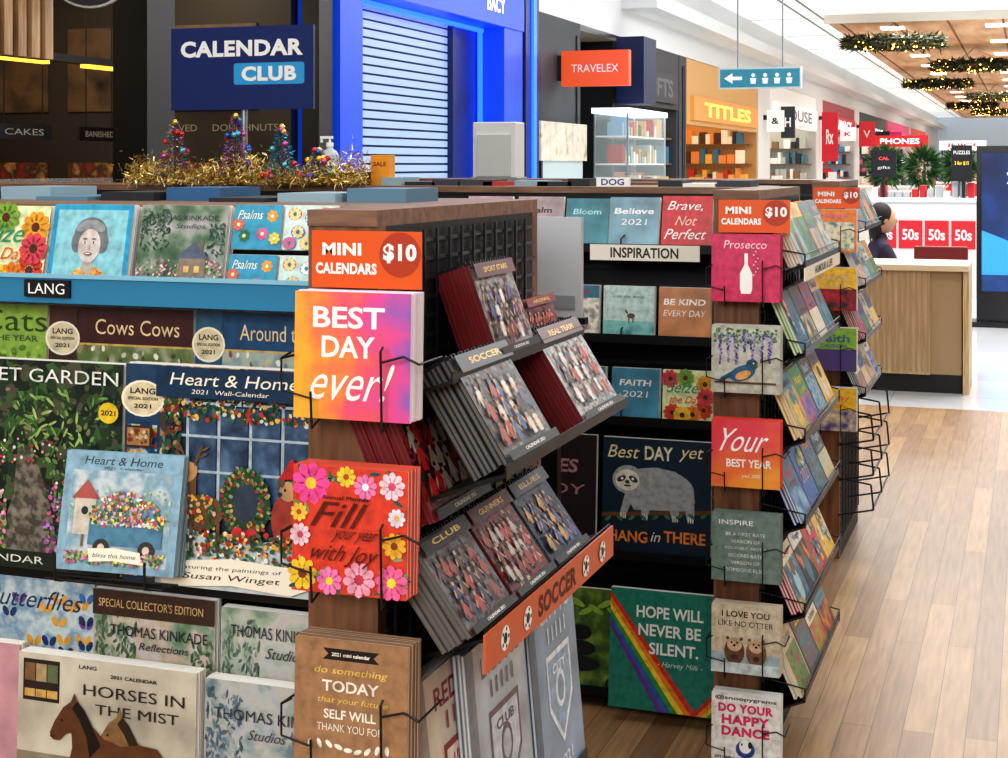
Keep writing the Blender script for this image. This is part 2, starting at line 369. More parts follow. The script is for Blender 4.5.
def d_boho(a):
    a.rect(0, 0, 1, 1, C('#cfe3da'))
    for i, (u, v) in enumerate([(.2, .8), (.55, .72), (.82, .82), (.3, .4), (.7, .35), (.15, .15), (.5, .14), (.85, .12)]):
        a.ell(u, v, .14, .14, C(['#e2574c', '#3c9aa8', '#f0b63e', '#8d5aa0'][i % 4]), n=18); a.flower(u, v, .13, C(['#f6e3a0', '#ffffff', '#e46a9a'][i % 3]), C('#2d7f8c'), 9)
def d_seize(a):
    a.rect(0, 0, 1, 1, C('#dfe6b0'))
    for (u, v, p) in [(.82, .25, '#d8452f'), (.6, .16, '#e8842c'), (.2, .18, '#d8452f'), (.15, .83, '#d94a56'), (.84, .75, '#e8a12c'), (.45, .86, '#7fa63e'), (.85, .5, '#d94a56'), (.4, .14, '#f0c040')]: a.flower(u, v, .19, C(p), C('#5a2d16'), 10)
    a.text("Seize", .42, .68, .6, .22, C('#2f8f6a'), False, .4); a.text("the Day", .45, .42, .62, .18, C('#e2602c'), False, .4)
def d_sloth(a):
    a.rect(0, 0, 1, 1, M('#13293a', .4))
    a.text("Best", .2, .88, .28, .11, C('#f0dfae'), False, .3); a.text("DAY", .52, .88, .26, .12, C('#e8e2c8')); a.text("yet", .82, .88, .2, .12, C('#f0dfae'), False, .3)
    gy = C('#a3a7a8'); cr = C('#e0dacb'); dk = C('#3c3f42'); br = C('#6f4a2c')
    a.poly([(0, .34), (1, .42), (1, .385), (0, .305)], br)
    a.poly([(.22, .66), (.34, .74), (.50, .76), (.68, .73), (.82, .62), (.86, .48), (.80, .40), (.30, .38), (.22, .50)], gy); a.ell(.58, .58, .27, .16, gy, -.1, 24)
    for (u0, v0, u1) in [(.28, .58, .20), (.42, .50, .40), (.66, .50, .68), (.80, .56, .82)]:
        a.poly([(u0-.05, v0), (u0+.05, v0), (u1+.035, .35), (u1-.035, .33)], gy)
        for k in (-1, 0, 1): a.ell(u1+.02*k, .325, .008, .03, cr, 0, 7, bump=False)
    a.L += 1
    a.ell(.24, .64, .145, .125, gy, 0, 22); a.ell(.235, .635, .115, .092, cr, 0, 20)
    a.ell(.18, .645, .045, .024, dk, .5); a.ell(.29, .645, .045, .024, dk, -.5); a.ell(.185, .647, .012, .012, WHITE); a.ell(.285, .647, .012, .012, WHITE); a.ell(.235, .62, .022, .016, dk); a.ell(.235, .588, .035, .008, dk)
    for i in range(9): a.ell(.06+.11*i, .29+.01*i, .035, .016, C('#3f7a52'), .6*(-1)**i, 8, bump=False)
    a.L += 1
    a.text("HANG", .25, .15, .36, .10, C('#e28a3a')); a.text("in", .51, .16, .08, .08, CREAM, False, .3); a.text("THERE", .77, .17, .38, .10, C('#e28a3a'))
def d_hope(a):
    a.rect(0, 0, 1, 1, C('#2b8573'))
    cs = ['#d8362f', '#e88a2c', '#f0d23c', '#3f9a4a', '#3566b0', '#6a3f94']
    for i, c in enumerate(cs):
        o = .045*i
        a.poly([(0, .97-o*1.1), (0, .97-(o+.045)*1.1), (.80-(o+.045)*1.3, 0), (.80-o*1.3, 0)], C(c))
    for i, c in enumerate(cs[:4]):
        o = .05*i; a.poly([(1, .26-o), (1, .21-o), (.74+(o+.05)*.9, 0), (.74+o*.9, 0)], C(c))
    a.text("HOPE WILL", .54, .82, .60, .10, WHITE); a.text("NEVER BE", .54, .67, .56, .10, WHITE); a.text("SILENT.", .58, .52, .44, .10, WHITE); a.text("- Harvey Milk -", .64, .39, .40, .055, C('#d9e6df'), False, .3)
def d_bamboo(a):
    a.rect(0, 0, 1, 1, PM(['#1c2a1c', '#4a6a2c', '#8aa84a'], 20))
    for i in range(9): a.ell(.12+.095*i, .8+.05*math.sin(i*2), .09, .03, C('#8fb84a'), .5*(-1)**i, 9, bump=False)
    a.L += 1
    for i, r in enumerate([.24, .19, .14]): a.ell(.25, .22+.16*i, r*.9, .08, C('#23262a'), 0, 18)
def d_prosecco(a):
    a.rect(0, 0, 1, 1, C('#c9315f')); a.text("Prosecco", .5, .85, .62, .12, C('#f6cfd6'), False, .2)
    a.poly([(.44, .12), (.58, .12), (.60, .2), (.60, .42), (.535, .55), (.535, .72), (.485, .72), (.485, .55), (.42, .42), (.42, .2)], WHITE)
    for i in range(8): a.ell(.62+.03*(i % 3), .4+.05*i, .012, .012, C('#f6cfd6'), 0, 8, bump=False)
def d_wist(a):
    a.rect(0, 0, 1, 1, C('#b8b9ad')); a.rect(.05, .05, .95, .95, C('#c0bfae'))
    a.dots(120, .05, .75, .95, .95, .025, .02, ['#5d8a4a', '#3f6b3a', '#7fa05a'], 5)
    rnd = random.Random(6)
    for k in range(7):
        u = .13+.12*k; ln = rnd.uniform(.25, .5)
        for i in range(22): a.ell(u+rnd.uniform(-.05, .05)*(1-i/24), .88-ln*i/21, .02, .016, C(rnd.choice(['#6a5aa8', '#8f83c4', '#4a3f86', '#a79ad4'])), rnd.random()*3, 7, bump=False)
        a.L += 1
    a.ell(.46, .30, .20, .11, C('#2f5f83'), .4); a.ell(.6, .43, .09, .08, C('#24506a')); a.poly([(.67, .45), (.76, .43), (.67, .41)], C('#d99a3a')); a.ell(.47, .27, .12, .06, C('#d9a05a'), .4); a.poly([(.32, .25), (.12, .16), (.14, .22), (.30, .32)], C('#24506a')); a.rect(.05, .14, .95, .17, C('#5d4632')); a.ell(.62, .45, .012, .012, WHITE)
def d_year(a):
    a.rect(0, 0, 1, 1, PM(['#d8342f', '#e04a5a', '#e8743c', '#f0a03c'], 14, grad=(1.5, -4.0, .55, .45)))
    a.text("Your", .46, .70, .72, .34, WHITE, False, .45); a.text("BEST YEAR", .55, .36, .66, .12, WHITE); a.text("yet 2021", .6, .17, .3, .06, WHITE, False, .3)
def d_inspire(a):
    a.rect(0, 0, 1, 1, C('#72867e')); w = C('#dfe4dc')
    a.text("INSPIRE", .36, .87, .5, .07, WHITE, False)
    for i, t in enumerate(["BE A FIRST RATE", "VERSION OF", "YOURSELF, NOT A", "SECOND RATE", "VERSION OF", "SOMEONE ELSE."]): a.text(t, .5, .70-.105*i, [.58, .42, .62, .5, .42, .56][i], .05, w, False)
def d_otter(a):
    a.rect(0, 0, 1, 1, C('#cdbfa6')); a.rect(0, 0, 1, .3, C('#9fb2b4'))
    a.text("I LOVE YOU", .5, .87, .7, .09, C('#4a4038')); a.text("LIKE NO OTTER", .5, .73, .8, .08, C('#4a4038'), False)
    for u, c in ((.34, '#6a4a34'), (.66, '#7f5d44')):
        a.ell(u, .32, .15, .20, C(c), 0, 18); a.ell(u, .42, .11, .10, C('#c9ac8c')); a.ell(u-.04, .45, .013, .016, BLACK); a.ell(u+.04, .45, .013, .016, BLACK); a.ell(u, .41, .022, .016, BLACK)
        a.ell(u-.1, .51, .025, .025, C(c)); a.ell(u+.1, .51, .025, .025, C(c)); a.ell(u, .24, .05, .04, C('#4c3020'))
    a.rect(0, 0, 1, .16, C('#c7d3d2'))
def d_happy(a):
    a.rect(0, 0, 1, 1, C('#e4e3de')); p = C('#d8336a')
    a.text("@snoopygrams", .5, .93, .9, .07, INK); a.text("DO YOUR", .5, .79, .8, .13, p, 2); a.text("HAPPY", .5, .62, .7, .14, p, 2); a.text("DANCE", .5, .45, .7, .14, p, 2)
    a.ell(.5, .2, .14, .13, C('#2b4a8c')); a.ell(.5, .24, .09, .10, WHITE); a.ell(.57, .27, .03, .05, INK); a.ell(.45, .27, .012, .02, INK); a.text("2021 MINI", .2, .06, .3, .04, INK)
def d_brave(a):
    a.rect(0, 0, 1, 1, C('#c8323a')); a.text("Brave,", .48, .80, .7, .20, WHITE, False, .4); a.text("Not", .5, .52, .4, .18, C('#f4c8b8'), False, .4); a.text("Perfect", .5, .26, .8, .20, WHITE, False, .4)
def d_simple(bg, line, txt, fl=None):
    def f(a):
        a.rect(0, 0, 1, 1, PM([shade(bg, .8), bg, shade(bg, 1.15)], 12, rough=.35))
        for i, t in enumerate(txt): a.text(t, .5, .72-.22*i, min(.8, .13*len(t)), .12, C(line), i % 2 == 0, .15)
        if fl: 
            for u, v in ((.1, .1), (.3, .06), (.9, .1), (.7, .07), (.1, .92), (.9, .9)): a.flower(u, v, .09, C(fl), C('#f4e08a'), 6)
    return f
def d_crest(bg, line, top, mid):
    def f(a):
        a.rect(0, 0, 1, 1, PM([shade(bg, .75), bg, shade(bg, 1.15)], 9, rough=.3)); a.rect(.0, .0, .12, 1, C(shade(bg, .7)))
        a.text(top, .56, .88, .66, .10, C(line)); L = C(line)
        a.poly([(.30, .66), (.82, .66), (.82, .38), (.56, .16), (.30, .38)], L); a.poly([(.33, .63), (.79, .63), (.79, .40), (.56, .20), (.33, .40)], C(shade(bg, 1.1)))
        a.ell(.56, .45, .10, .10, L); a.ell(.56, .45, .07, .07, C(bg)); a.text(mid, .56, .57, .30, .05, L); a.text("2021", .56, .08, .3, .06, L)
        for i in range(5): a.rect(.36+.09*i, .72, .38+.09*i, .80, L)
    return f
def d_horsey(a):
    a.rect(0, 0, 1, 1, C('#bdd4d0')); a.rect(0, 0, 1, .32, PM(['#4fa7a6', '#8cc8c0', '#2f8a94'], 20)); a.ell(.55, .42, .08, .05, C('#5a4636')); a.rect(.50, .28, .52, .42, C('#5a4636')); a.rect(.58, .28, .60, .42, C('#5a4636')); a.ell(.46, .5, .02, .05, C('#5a4636'), .5)
    a.text("ride the wave", .5, .8, .6, .06, C('#4a6a6a'), False, .3)
def players(a, bg, kit, title, tcol='#e8c060', n=6):
    a.rect(0, 0, 1, 1, PM(bg, 40, contrast=1.4)); rnd = random.Random(len(title)*7+n)
    a.dots(130, .03, .12, .97, .8, .035, .02, bg, 5)
    for row in range(3):
        for i in range(n):
            u = .13+.74*(i+(row % 2)*.4)/n+rnd.uniform(-.03, .03); v = .62-.19*row+rnd.uniform(-.03, .04); s = rnd.uniform(.8, 1.1)
            k = C(rnd.choice(kit)); sk = C(rnd.choice(['#c99a78', '#8a5c40', '#b88a66']))
            a.poly([(u-.035*s, v-.10*s), (u+.035*s, v-.10*s), (u+.045*s, v+.04), (u+.025*s, v+.065), (u-.025*s, v+.065), (u-.045*s, v+.04)], k)
            a.ell(u-.055*s, v-.01, .014, .05, sk, -.4, 6, bump=False); a.ell(u+.055*s, v-.01, .014, .05, sk, .5, 6, bump=False)
            a.ell(u, v+.095, .024, .036, sk, 0, 8, bump=False); a.L += 1
            a.ell(u, v+.12, .024, .018, C('#1c1410'), 0, 6, bump=False)
    a.rect(0, .84, 1, 1, C(shade(kit[0], .7))); a.text(title, .5, .92, .6, .06, C(tcol)); a.rect(0, 0, 1, .08, C('#16161a')); a.text("CALENDAR 2021", .5, .04, .4, .03, WHITE)
def d_play(bg, kit, title): return lambda a: players(a, bg, kit, title)
PALS = ['#c8323a', '#e8842c', '#f0c23c', '#4f9a54', '#2f8fa0', '#2f5fa8', '#5a4a84', '#d06a84', '#efe8d8', '#2a2e36', '#9fc6cf', '#d9b48a', '#8fb84a', '#b8344f', '#f2ece0', '#3a6f8a', '#3a6f8a', '#6a4a34', '#5a8a9a', '#e8d8b0']
WORDS = ["Happy", "Dogs", "LOVE", "Cats", "HOPE", "Dream", "2021", "Smile", "Beach", "Zen", "SHINE", "Birds", "Faith", "Wine", "Yoga", "Pugs"]
def d_gen(seed):
    def f(a):
        r = random.Random(seed); bg = r.choice(PALS); fg = r.choice([p for p in PALS if p != bg]); k = r.randrange(4)
        a.rect(0, 0, 1, 1, C(bg))
        if k == 0:
            a.rect(.05, .05, .95, .7, PM([r.choice(PALS), r.choice(PALS), r.choice(PALS)], 40, contrast=1.5)); a.text(r.choice(WORDS), .5, .84, .6, .15, C(fg))
        elif k == 1:
            for i in range(6): a.flower(r.random()*.8+.1, r.random()*.8+.1, .14, C(r.choice(PALS)), C('#f4e08a'), 7)
            a.text(r.choice(WORDS), .5, .5, .7, .2, C(fg), False, .3)
        elif k == 2:
            a.rect(0, 0, 1, .75, PM([shade(fg, .6), fg, r.choice(PALS)], 20, contrast=1.5)); a.ell(.5, .35, .2, .26, C(r.choice(PALS))); a.ell(.5, .6, .13, .12, C(r.choice(PALS))); a.text(r.choice(WORDS), .5, .87, .6, .12, C(r.choice(PALS)))
        else:
            a.rect(0, 0, 1, .5, PM([r.choice(PALS), r.choice(PALS)], 25, contrast=1.6)); a.text(r.choice(WORDS), .5, .76, .7, .18, C(fg)); a.text("CALENDAR", .5, .58, .6, .08, C(fg))
    return f

def bookcal(b, w, h, design, n=3, t=0.006, side=None, gap=0.001, coil=False, jit=0.002, seed=0, page=None):
    r = random.Random(seed)
    side = side or PAGE; page = page or PAGE
    for i in range(n):
        dx = r.uniform(-jit, jit) if i else 0; dz = r.uniform(0, jit) if i else 0
        y0 = i*(t+gap)
        b.box(dx, dx+w, y0, y0+t*.18, dz, dz+h, side)
        b.box(dx+.001, dx+w-.001, y0+t*.18, y0+t*.82, dz+.001, dz+h-.001, page)
        b.box(dx, dx+w, y0+t*.82, y0+t, dz, dz+h, side)
        if coil:
            for k in range(16):
                x = dx+w*(k+.5)/16
                if i == 0 or k % 2 == 0: b.box(x-.0018, x+.0018, y0-.003, y0+t+.002, dz+h-.006, dz+h+.005, BLACK)
    design(Art(b, w, h))
def place(pos, yaw=0, tilt=0, roll=0):
    return Matrix.Translation(Vector(pos)) @ Matrix.Rotation(R(yaw), 4, 'Z') @ Matrix.Rotation(R(-tilt), 4, 'X') @ Matrix.Rotation(R(roll), 4, 'Y')
def calendar(name, pos, w, h, design, yaw=0, tilt=0, n=3, t=.006, side=None, coil=False, seed=0, jit=.002, roll=0, page=None):
    b = B(); bookcal(b, w, h, design, n, t, side, coil=coil, seed=seed, jit=jit, page=page)
    return b.obj(name, place(pos, yaw, tilt, roll))

# ------------------------------------------------------------------ room shell
def floor_mat():
    m = bpy.data.materials.new("timber_floorboards"); m.use_nodes = True; nt = m.node_tree; p = nt.nodes["Principled BSDF"]
    tc = nt.nodes.new("ShaderNodeTexCoord"); mp = nt.nodes.new("ShaderNodeMapping"); mp.inputs["Rotation"].default_value = (0, 0, R(90))
    nt.links.new(tc.outputs["Object"], mp.inputs[0])
    br = nt.nodes.new("ShaderNodeTexBrick"); br.offset = 0.37; br.offset_frequency = 2
    br.inputs["Color1"].default_value = hexc('#a88564'); br.inputs["Color2"].default_value = hexc('#cfab80'); br.inputs["Mortar"].default_value = hexc('#6e5440')
    br.inputs["Scale"].default_value = 1; br.inputs["Mortar Size"].default_value = .0012; br.inputs["Brick Width"].default_value = 1.3; br.inputs["Row Height"].default_value = .085
    nt.links.new(mp.outputs[0], br.inputs["Vector"])
    mp2 = nt.nodes.new("ShaderNodeMapping"); mp2.inputs["Scale"].default_value = (22, 1.3, 1); nt.links.new(tc.outputs["Object"], mp2.inputs[0])
    nz = nt.nodes.new("ShaderNodeTexNoise"); nz.inputs["Scale"].default_value = 3; nz.inputs["Detail"].default_value = 6; nt.links.new(mp2.outputs[0], nz.inputs["Vector"])
    r = ramp_node(nt, ['#6a6058', '#cfc8c0', '#ffffff']); nt.links.new(nz.outputs["Fac"], r.inputs[0])
    mx = nt.nodes.new("ShaderNodeMixRGB"); mx.blend_type = 'MULTIPLY'; mx.inputs[0].default_value = .8
    nt.links.new(br.outputs["Color"], mx.inputs[1]); nt.links.new(r.outputs[0], mx.inputs[2]); nt.links.new(mx.outputs[0], p.inputs["Base Color"])
    p.inputs["Roughness"].default_value = .42
    return m
def tile_mat():
    m = bpy.data.materials.new("white_floor_tiles"); m.use_nodes = True; nt = m.node_tree; p = nt.nodes["Principled BSDF"]
    tc = nt.nodes.new("ShaderNodeTexCoord"); br = nt.nodes.new("ShaderNodeTexBrick"); br.offset = 0
    br.inputs["Color1"].default_value = hexc('#d3d5d6'); br.inputs["Color2"].default_value = hexc('#dededd'); br.inputs["Mortar"].default_value = hexc('#b0b2b3')
    br.inputs["Scale"].default_value = 1; br.inputs["Mortar Size"].default_value = .004; br.inputs["Brick Width"].default_value = .9; br.inputs["Row Height"].default_value = .9
    nt.links.new(tc.outputs["Object"], br.inputs["Vector"]); nt.links.new(br.outputs["Color"], p.inputs["Base Color"]); p.inputs["Roughness"].default_value = .15
    return m
YT = 10.25
b = B(); b.box(-5.3, 7, -9, YT, -.1, 0, floor_mat()); b.obj("floor")
b = B(); b.box(-5.3, 7, YT, 95, -.1, 0, tile_mat()); b.box(-12, -5.3, -9, 95, -.1, 0, M('#6f6a64', .3)); b.obj("floor_tiles")
CEIL = M('#eceeee', .7, emit=.5)  # brightness put into the ceiling colour as a mild glow, not a lamp
WALLW = M('#e4e6e6', .6)
b = B()
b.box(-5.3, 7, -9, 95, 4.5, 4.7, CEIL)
for x in (-4.2, -3.9): b.box(x, x+.05, -9, 95, 4.492, 4.5, M('#8c9092', .5))
for y in range(-6, 94, 4): b.box(-5.3, -3.9, y, y+.03, 4.494, 4.5, M('#a9adaf', .5))
for y in range(4, 60, 4):
    for x in (-4.6, -3.2): b.cyl((x, y, 4.47), (x, y, 4.5), .09, .09, M('#fffdf5', .5, emit=4), 12)
b.obj("ceiling")
b = B()
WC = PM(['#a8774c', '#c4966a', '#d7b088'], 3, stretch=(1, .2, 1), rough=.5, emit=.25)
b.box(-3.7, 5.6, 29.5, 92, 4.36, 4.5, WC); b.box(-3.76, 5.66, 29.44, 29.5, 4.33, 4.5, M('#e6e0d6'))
for x in range(0, 9): b.box(-3.5+x*1.0, -3.46+x*1.0, 29.5, 92, 4.345, 4.36, M('#7d5534'))
for y in range(31, 90, 4):
    for x in (-2.6, -.6, 1.4): b.box(x-.22, x+.22, y-.22, y+.22, 4.33, 4.36, M('#fff8ea', .5, emit=4))
b.obj("timber_ceiling_panel")
b = B(); b.box(7, 7.2, -9, 95, 0, 4.5, M('#d3d3cf')); 
for y in range(-6, 90, 8): b.box(6.93, 7, y, y+5.5, .15, 3.1, PM(['#3a3f46', '#8a8f90', '#c9b79a'], 1.2)); b.box(6.9, 7, y, y+5.5, 3.15, 3.6, M(['#c8323a', '#f2f2f2', '#1f4fa0'][y % 3], .5, emit=.3))
b.obj("wall_right")
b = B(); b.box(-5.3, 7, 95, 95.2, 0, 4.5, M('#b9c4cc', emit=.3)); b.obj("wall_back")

XW = -5.3
b = B()
b.box(XW-.25, XW, -9, 15.55, 3.55, 4.5, M('#454a50', .6)); b.box(XW-.25, XW, 15.55, 95, 3.36, 4.5, WALLW)
b.box(XW, XW+.5, 20, 95, 3.75, 3.95, WALLW)
b.obj("wall_left")
GREY = M('#3f454c', .6); DK = M('#15171a', .5)
for y0, y1, m in [(-9, 4.2, M('#9b9b98')), (16.05, 18.0, GREY), (23.6, 24.1, GREY), (31, 32.5, WALLW), (40, 41.2, WALLW), (49, 50.5, WALLW), (60, 61, M('#c8323a')), (72, 73, WALLW), (84, 95, WALLW)]:
    b = B(); b.box(XW-.25, XW, y0, y1, 0, 3.55 if y0 < 10 else 3.36, m)
    if m is GREY:
        for yy in (y0+.2, y1-.2): b.box(XW-.01, XW+.02, yy, yy+.05, .2, 3.2, M('#2a2e34'))
    b.obj("shopfront_pier")
b = B(); b.box(XW-5.0, XW-4.8, -9, 95, 0, 3.6, M('#3a3734')); b.box(XW-5, XW-.26, -9, 95, 3.58, 3.7, M('#2a2a2c')); b.obj("wall_shops_rear")

# ---- dark doughnut cafe
b = B()
WOODL = PM(['#8a6a48', '#b28d64', '#c9a880'], 6, stretch=(1, 8, .5))
b.box(-9.0, -8.9, 4.25, 10.85, 0, 3.5, M('#32281f')); b.box(-9, XW-.3, 10.8, 10.88, 0, 3.5, M('#241e19')) 
b.box(XW-.05, XW+.0, 4.25, 7.25, 2.2, 3.5, M('#4a3626'))
for i in range(25): b.box(XW+.0, XW+.06, 4.25+i*.12, 4.32+i*.12, 2.2, 3.5, WOODL)
b.box(XW-.15, XW+.1, 8.1, 8.42, 0, 3.5, BLACK); b.box(XW-.1, XW+.05, 10.6, 10.84, 0, 3.5, BLACK)
b.box(-7.6, -6.9, 7.0, 10.7, 0, 1.15, WOODL); b.box(-7.7, -6.8, 6.9, 10.75, 1.15, 1.2, M('#202020', .3))
b.box(-6.91, -6.89, 7.2, 10.6, 1.2, 1.5, M('#cfd8d8', .1, alpha=.25))
for i in range(36): b.lathe([(.0, .0), (.05, .0), (.06, .025), (.04, .05), (.015, .035)], (-7.05-.15*(i % 3), 7.3+i*.09, 1.20+.14*(i % 2)), M(random.choice(['#c98a4a', '#b5342c', '#6a3c22', '#e9b8c0', '#d9b07a'])), 10)
for i in range(3): b.box(-7.5, -7.0, 7.3+i*1.1, 8.2+i*1.1, 1.33, 1.34, M('#cfd8d8', .2))
for y0, y1, t in [(7.9, 8.7, "COFFEE"), (8.95, 9.6, "CAKES"), (9.95, 10.5, "BANISHED")]:
    b.box(-7.02, -7, y0, y1, 1.79, 1.90, BLACK)
    b.T = place((-7.0, y0, 1.79), 90); Art(b, y1-y0, .11).text(t, .5, .5, .7, .42, M('#8f897a', emit=.2), False); b.T = Matrix.Identity(4)
    for yy in (y0+.1, y1-.1): b.tube([(-7.01, yy, 1.90), (-7.01, yy, 3.5)], .005, BLACK, 4)
YL = M('#ffc23a', emit=2.2)
b.box(-6.64, -6.58, 9.45, 10.6, 2.32, 2.345, YL); b.box(-6.64, -6.58, 5.6, 9.0, 2.32, 2.345, YL); b.box(-8.88, -8.84, 4.5, 10.7, 2.9, 2.94, YL)
b.box(-6.66, -6.56, 5.5, 10.65, 2.345, 2.40, M('#2a2622'))
for z in (1.4, 1.75, 2.1, 2.5): b.box(-8.9, -8.6, 4.3, 10.75, z, z+.03, WOODL)
for z in (1.43, 1.78, 2.13, 2.53):
    for i in range(41): 
        y = 4.35+i*.155; hh = random.uniform(.1, .24); b.box(-8.8, -8.65, y, y+.11, z, z+hh, M(random.choice(['#6a3a26', '#8a2f26', '#c9a05a', '#2f3a34', '#4a3326', '#b5a58c'])))
for i in range(3): b.box(-8.7+i*1.0, -7.9+i*1.0, 10.78, 10.8, 2.05, 2.75, PM(['#2a241f', '#5a4632', '#151210'], 3)); b.box(-8.7+i*1.0, -7.9+i*1.0, 10.78, 10.8, 1.2, 1.62, PM(['#8a2f26', '#3a2c22', '#b5824a'], 9))
b.T = place((-6.95, 10.80, 1.87), 0); a_ = Art(b, 1.3, .07); a_.text("RESERVED     DOUGHNUTS", .5, .5, .9, .8, M('#7f796a', emit=.15), False); b.T = Matrix.Identity(4)
b.obj("doughnut_cafe_front")
b = B(); b.cyl((-5.05, 7.28, 2.74), (-5.03, 7.24, 2.74), .25, .25, M('#c9c9c4'), 36); b.cyl((-5.045, 7.27, 2.74), (-5.026, 7.232, 2.74), .238, .238, M('#0c0c0e', .6), 36); b.tube([(-5.04, 7.26, 2.99), (-5.04, 7.26, 4.5)], .01, BLACK); b.obj("round_hanging_sign")

# ---- blue shop with roller shutter
b = B()
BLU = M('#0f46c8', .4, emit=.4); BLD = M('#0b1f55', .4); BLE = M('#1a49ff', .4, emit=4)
b.box(XW-.30, XW+.08, 10.92, 11.35, 0, 3.5, BLU); b.box(XW-.30, XW+.10, 10.92, 15.5, 3.05, 3.5, BLU); b.box(XW-.30, XW+.08, 14.9, 15.5, 0, 3.05, BLU)
SL = M('#9fb6dc', .35, emit=.16)  # slats glow faintly, standing in for the blue strip light on them
z = .02
while z < 3.0:
    b.box(XW-.27, XW-.24, 11.35, 14.1, z, z+.060, SL); b.box(XW-.29, XW-.27, 11.35, 14.1, z+.060, z+.08, M('#1b2a55')); z += .08
b.box(XW-.30, XW-.22, 14.1, 14.9, 0, 3.05, PM(['#0a1230', '#12266a', '#081028'], 1.5))
b.box(XW-.2, XW-.15, 11.35, 14.9, 3.0, 3.04, BLE); b.box(XW-.2, XW-.16, 14.84, 14.89, .1, 3.0, BLE); b.box(XW-.24, XW-.18, 14.08, 14.13, .1, 3.0, BLD)
b.box(XW+.02, XW+.1, 15.55, 16.02, 0, 3.5, BLD); b.box(XW+.1, XW+.13, 15.75, 15.85, .2, 3.5, BLE)
b.T = place((XW+.10, 14.3, 3.16), 90); Art(b, .6, .2).text("BACY", .5, .5, .9, .8, M('#ffffff', emit=.6)); b.T = Matrix.Identity(4)
b.obj("roller_shutter_shop_front")

b = B()
ORG = M('#e0582a', .45, emit=.3)
b.box(-5.24, -4.42, 17.0, 17.12, 2.53, 2.95, ORG); b.T = place((-5.24, 17.0, 2.53)); Art(b, .82, .42).text("TRAVELEX", .5, .5, .7, .22, WHITE, False); b.T = Matrix.Identity(4); b.box(-5.3, -5.24, 17.03, 17.09, 2.6, 2.9, DK)
b.obj("orange_blade_sign")
b = B(); b.box(-5.24, -4.86, 19.5, 20.2, 2.42, 3.32, M('#0e1c48', .5)); b.box(-5.3, -5.24, 19.6, 20.1, 2.5, 3.2, DK); b.obj("dark_blue_blade_sign")
b = B()
b.box(-5.26, -5.2, 16.1, 17.95, 1.65, 2.1, PM(['#b5874a', '#d9d2c2', '#c9c0ac', '#8a7a60'], 5, emit=.15)); b.box(-5.28, -5.0, 16.1, 18.05, 0, 1.1, M('#c9ccce')); b.box(-5.28, -4.95, 16.1, 18.05, 1.1, 1.14, WHITE); b.box(-5.28, -5.2, 16.1, 16.16, 1.14, 1.65, DK); b.box(-5.26, -5.24, 16.2, 17.9, 1.14, 1.65, M('#b9c8ca', .2, emit=.2)); b.obj("currency_exchange_booth")
b = B()
GL = M('#dff2f4', .05, alpha=.25)
b.box(-5.2, -4.75, 18.25, 20.3, 0, .35, DK); b.box(-5.2, -4.75, 18.25, 20.3, .35, 2.25, GL)
for x in (-5.2, -4.77):
    for y in (18.25, 20.28): b.box(x, x+.02, y, y+.02, .35, 2.25, M('#c9d2d4', .3, .6))
for z in (.8, 1.2, 1.6, 1.95):
    b.box(-5.18, -4.77, 18.27, 20.28, z, z+.02, WHITE)
    for i in range(13): b.box(-5.05, -4.85, 18.35+i*.145, 18.43+i*.145, z+.02, z+.02+random.uniform(.08, .25), M(random.choice(['#e9e4d8', '#8fb0c4', '#c9a05a', '#d9e6e8', '#b5342c', '#3a4a54'])))
b.box(-5.22, -4.73, 18.22, 20.33, 2.25, 2.32, M('#f4fbff', emit=.8)); b.obj("glass_display_cabinet")

def shop(name, y0, y1, sign, signcol, txtcol, back, fascia, prods, em=.8, ztop=3.35, signz=(2.55, 3.0), dep=2.4, warm='#fff6e0', tem=1.0):
    b = B()
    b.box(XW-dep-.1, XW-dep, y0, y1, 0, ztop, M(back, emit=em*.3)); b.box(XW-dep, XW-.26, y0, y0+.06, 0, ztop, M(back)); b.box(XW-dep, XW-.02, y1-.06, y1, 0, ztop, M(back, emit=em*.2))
    b.box(XW-dep, XW-.12, y0, y1, ztop-.35, ztop-.28, M(warm, emit=em*2.0))
    b.box(XW-.24, XW+.0, y0, y1, signz[0]-.08, ztop, M(fascia, .5, emit=.15))
    b.box(XW+.0, XW+.06, y0+.3, y1-.3, signz[0], signz[1], M(signcol, .5, emit=em*.5))
    b.T = place((XW+.06, y0+.3, signz[0]), 90); Art(b, y1-y0-.6, signz[1]-signz[0]).text(sign, .5, .5, .72, .62, M(txtcol, .5, emit=tem)); b.T = Matrix.Identity(4)
    r = random.Random(name)
    for z in (.4, .8, 1.2, 1.6, 2.0):
        b.box(XW-dep+.02, XW-dep+.35, y0+.1, y1-.1, z, z+.03, M('#7a5c3c'))
        b.box(XW-dep+.3, XW-.1, y1-.45, y1-.06, z, z+.03, M('#7a5c3c'))
        y = y0+.15
        while y < y1-.6:
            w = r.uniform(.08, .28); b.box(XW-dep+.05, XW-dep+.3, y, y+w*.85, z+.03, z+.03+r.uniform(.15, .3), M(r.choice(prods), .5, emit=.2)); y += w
        x = XW-dep+.4
        while x < XW-.25:
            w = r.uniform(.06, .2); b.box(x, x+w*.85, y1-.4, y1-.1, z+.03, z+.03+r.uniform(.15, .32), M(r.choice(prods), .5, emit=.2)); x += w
    n = max(1, int((y1-y0)/2.2))
    for i in range(n):
        yy = y0+(i+.5)*(y1-y0)/n
        b.box(XW-.7, XW-.3, yy-.5, yy+.5, 0, .9, M(back)); b.box(XW-.72, XW-.28, yy-.52, yy+.52, .9, .94, M('#d9c9a8'))
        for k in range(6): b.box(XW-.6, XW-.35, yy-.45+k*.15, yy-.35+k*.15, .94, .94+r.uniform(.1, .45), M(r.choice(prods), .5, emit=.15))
    return b.obj(name)
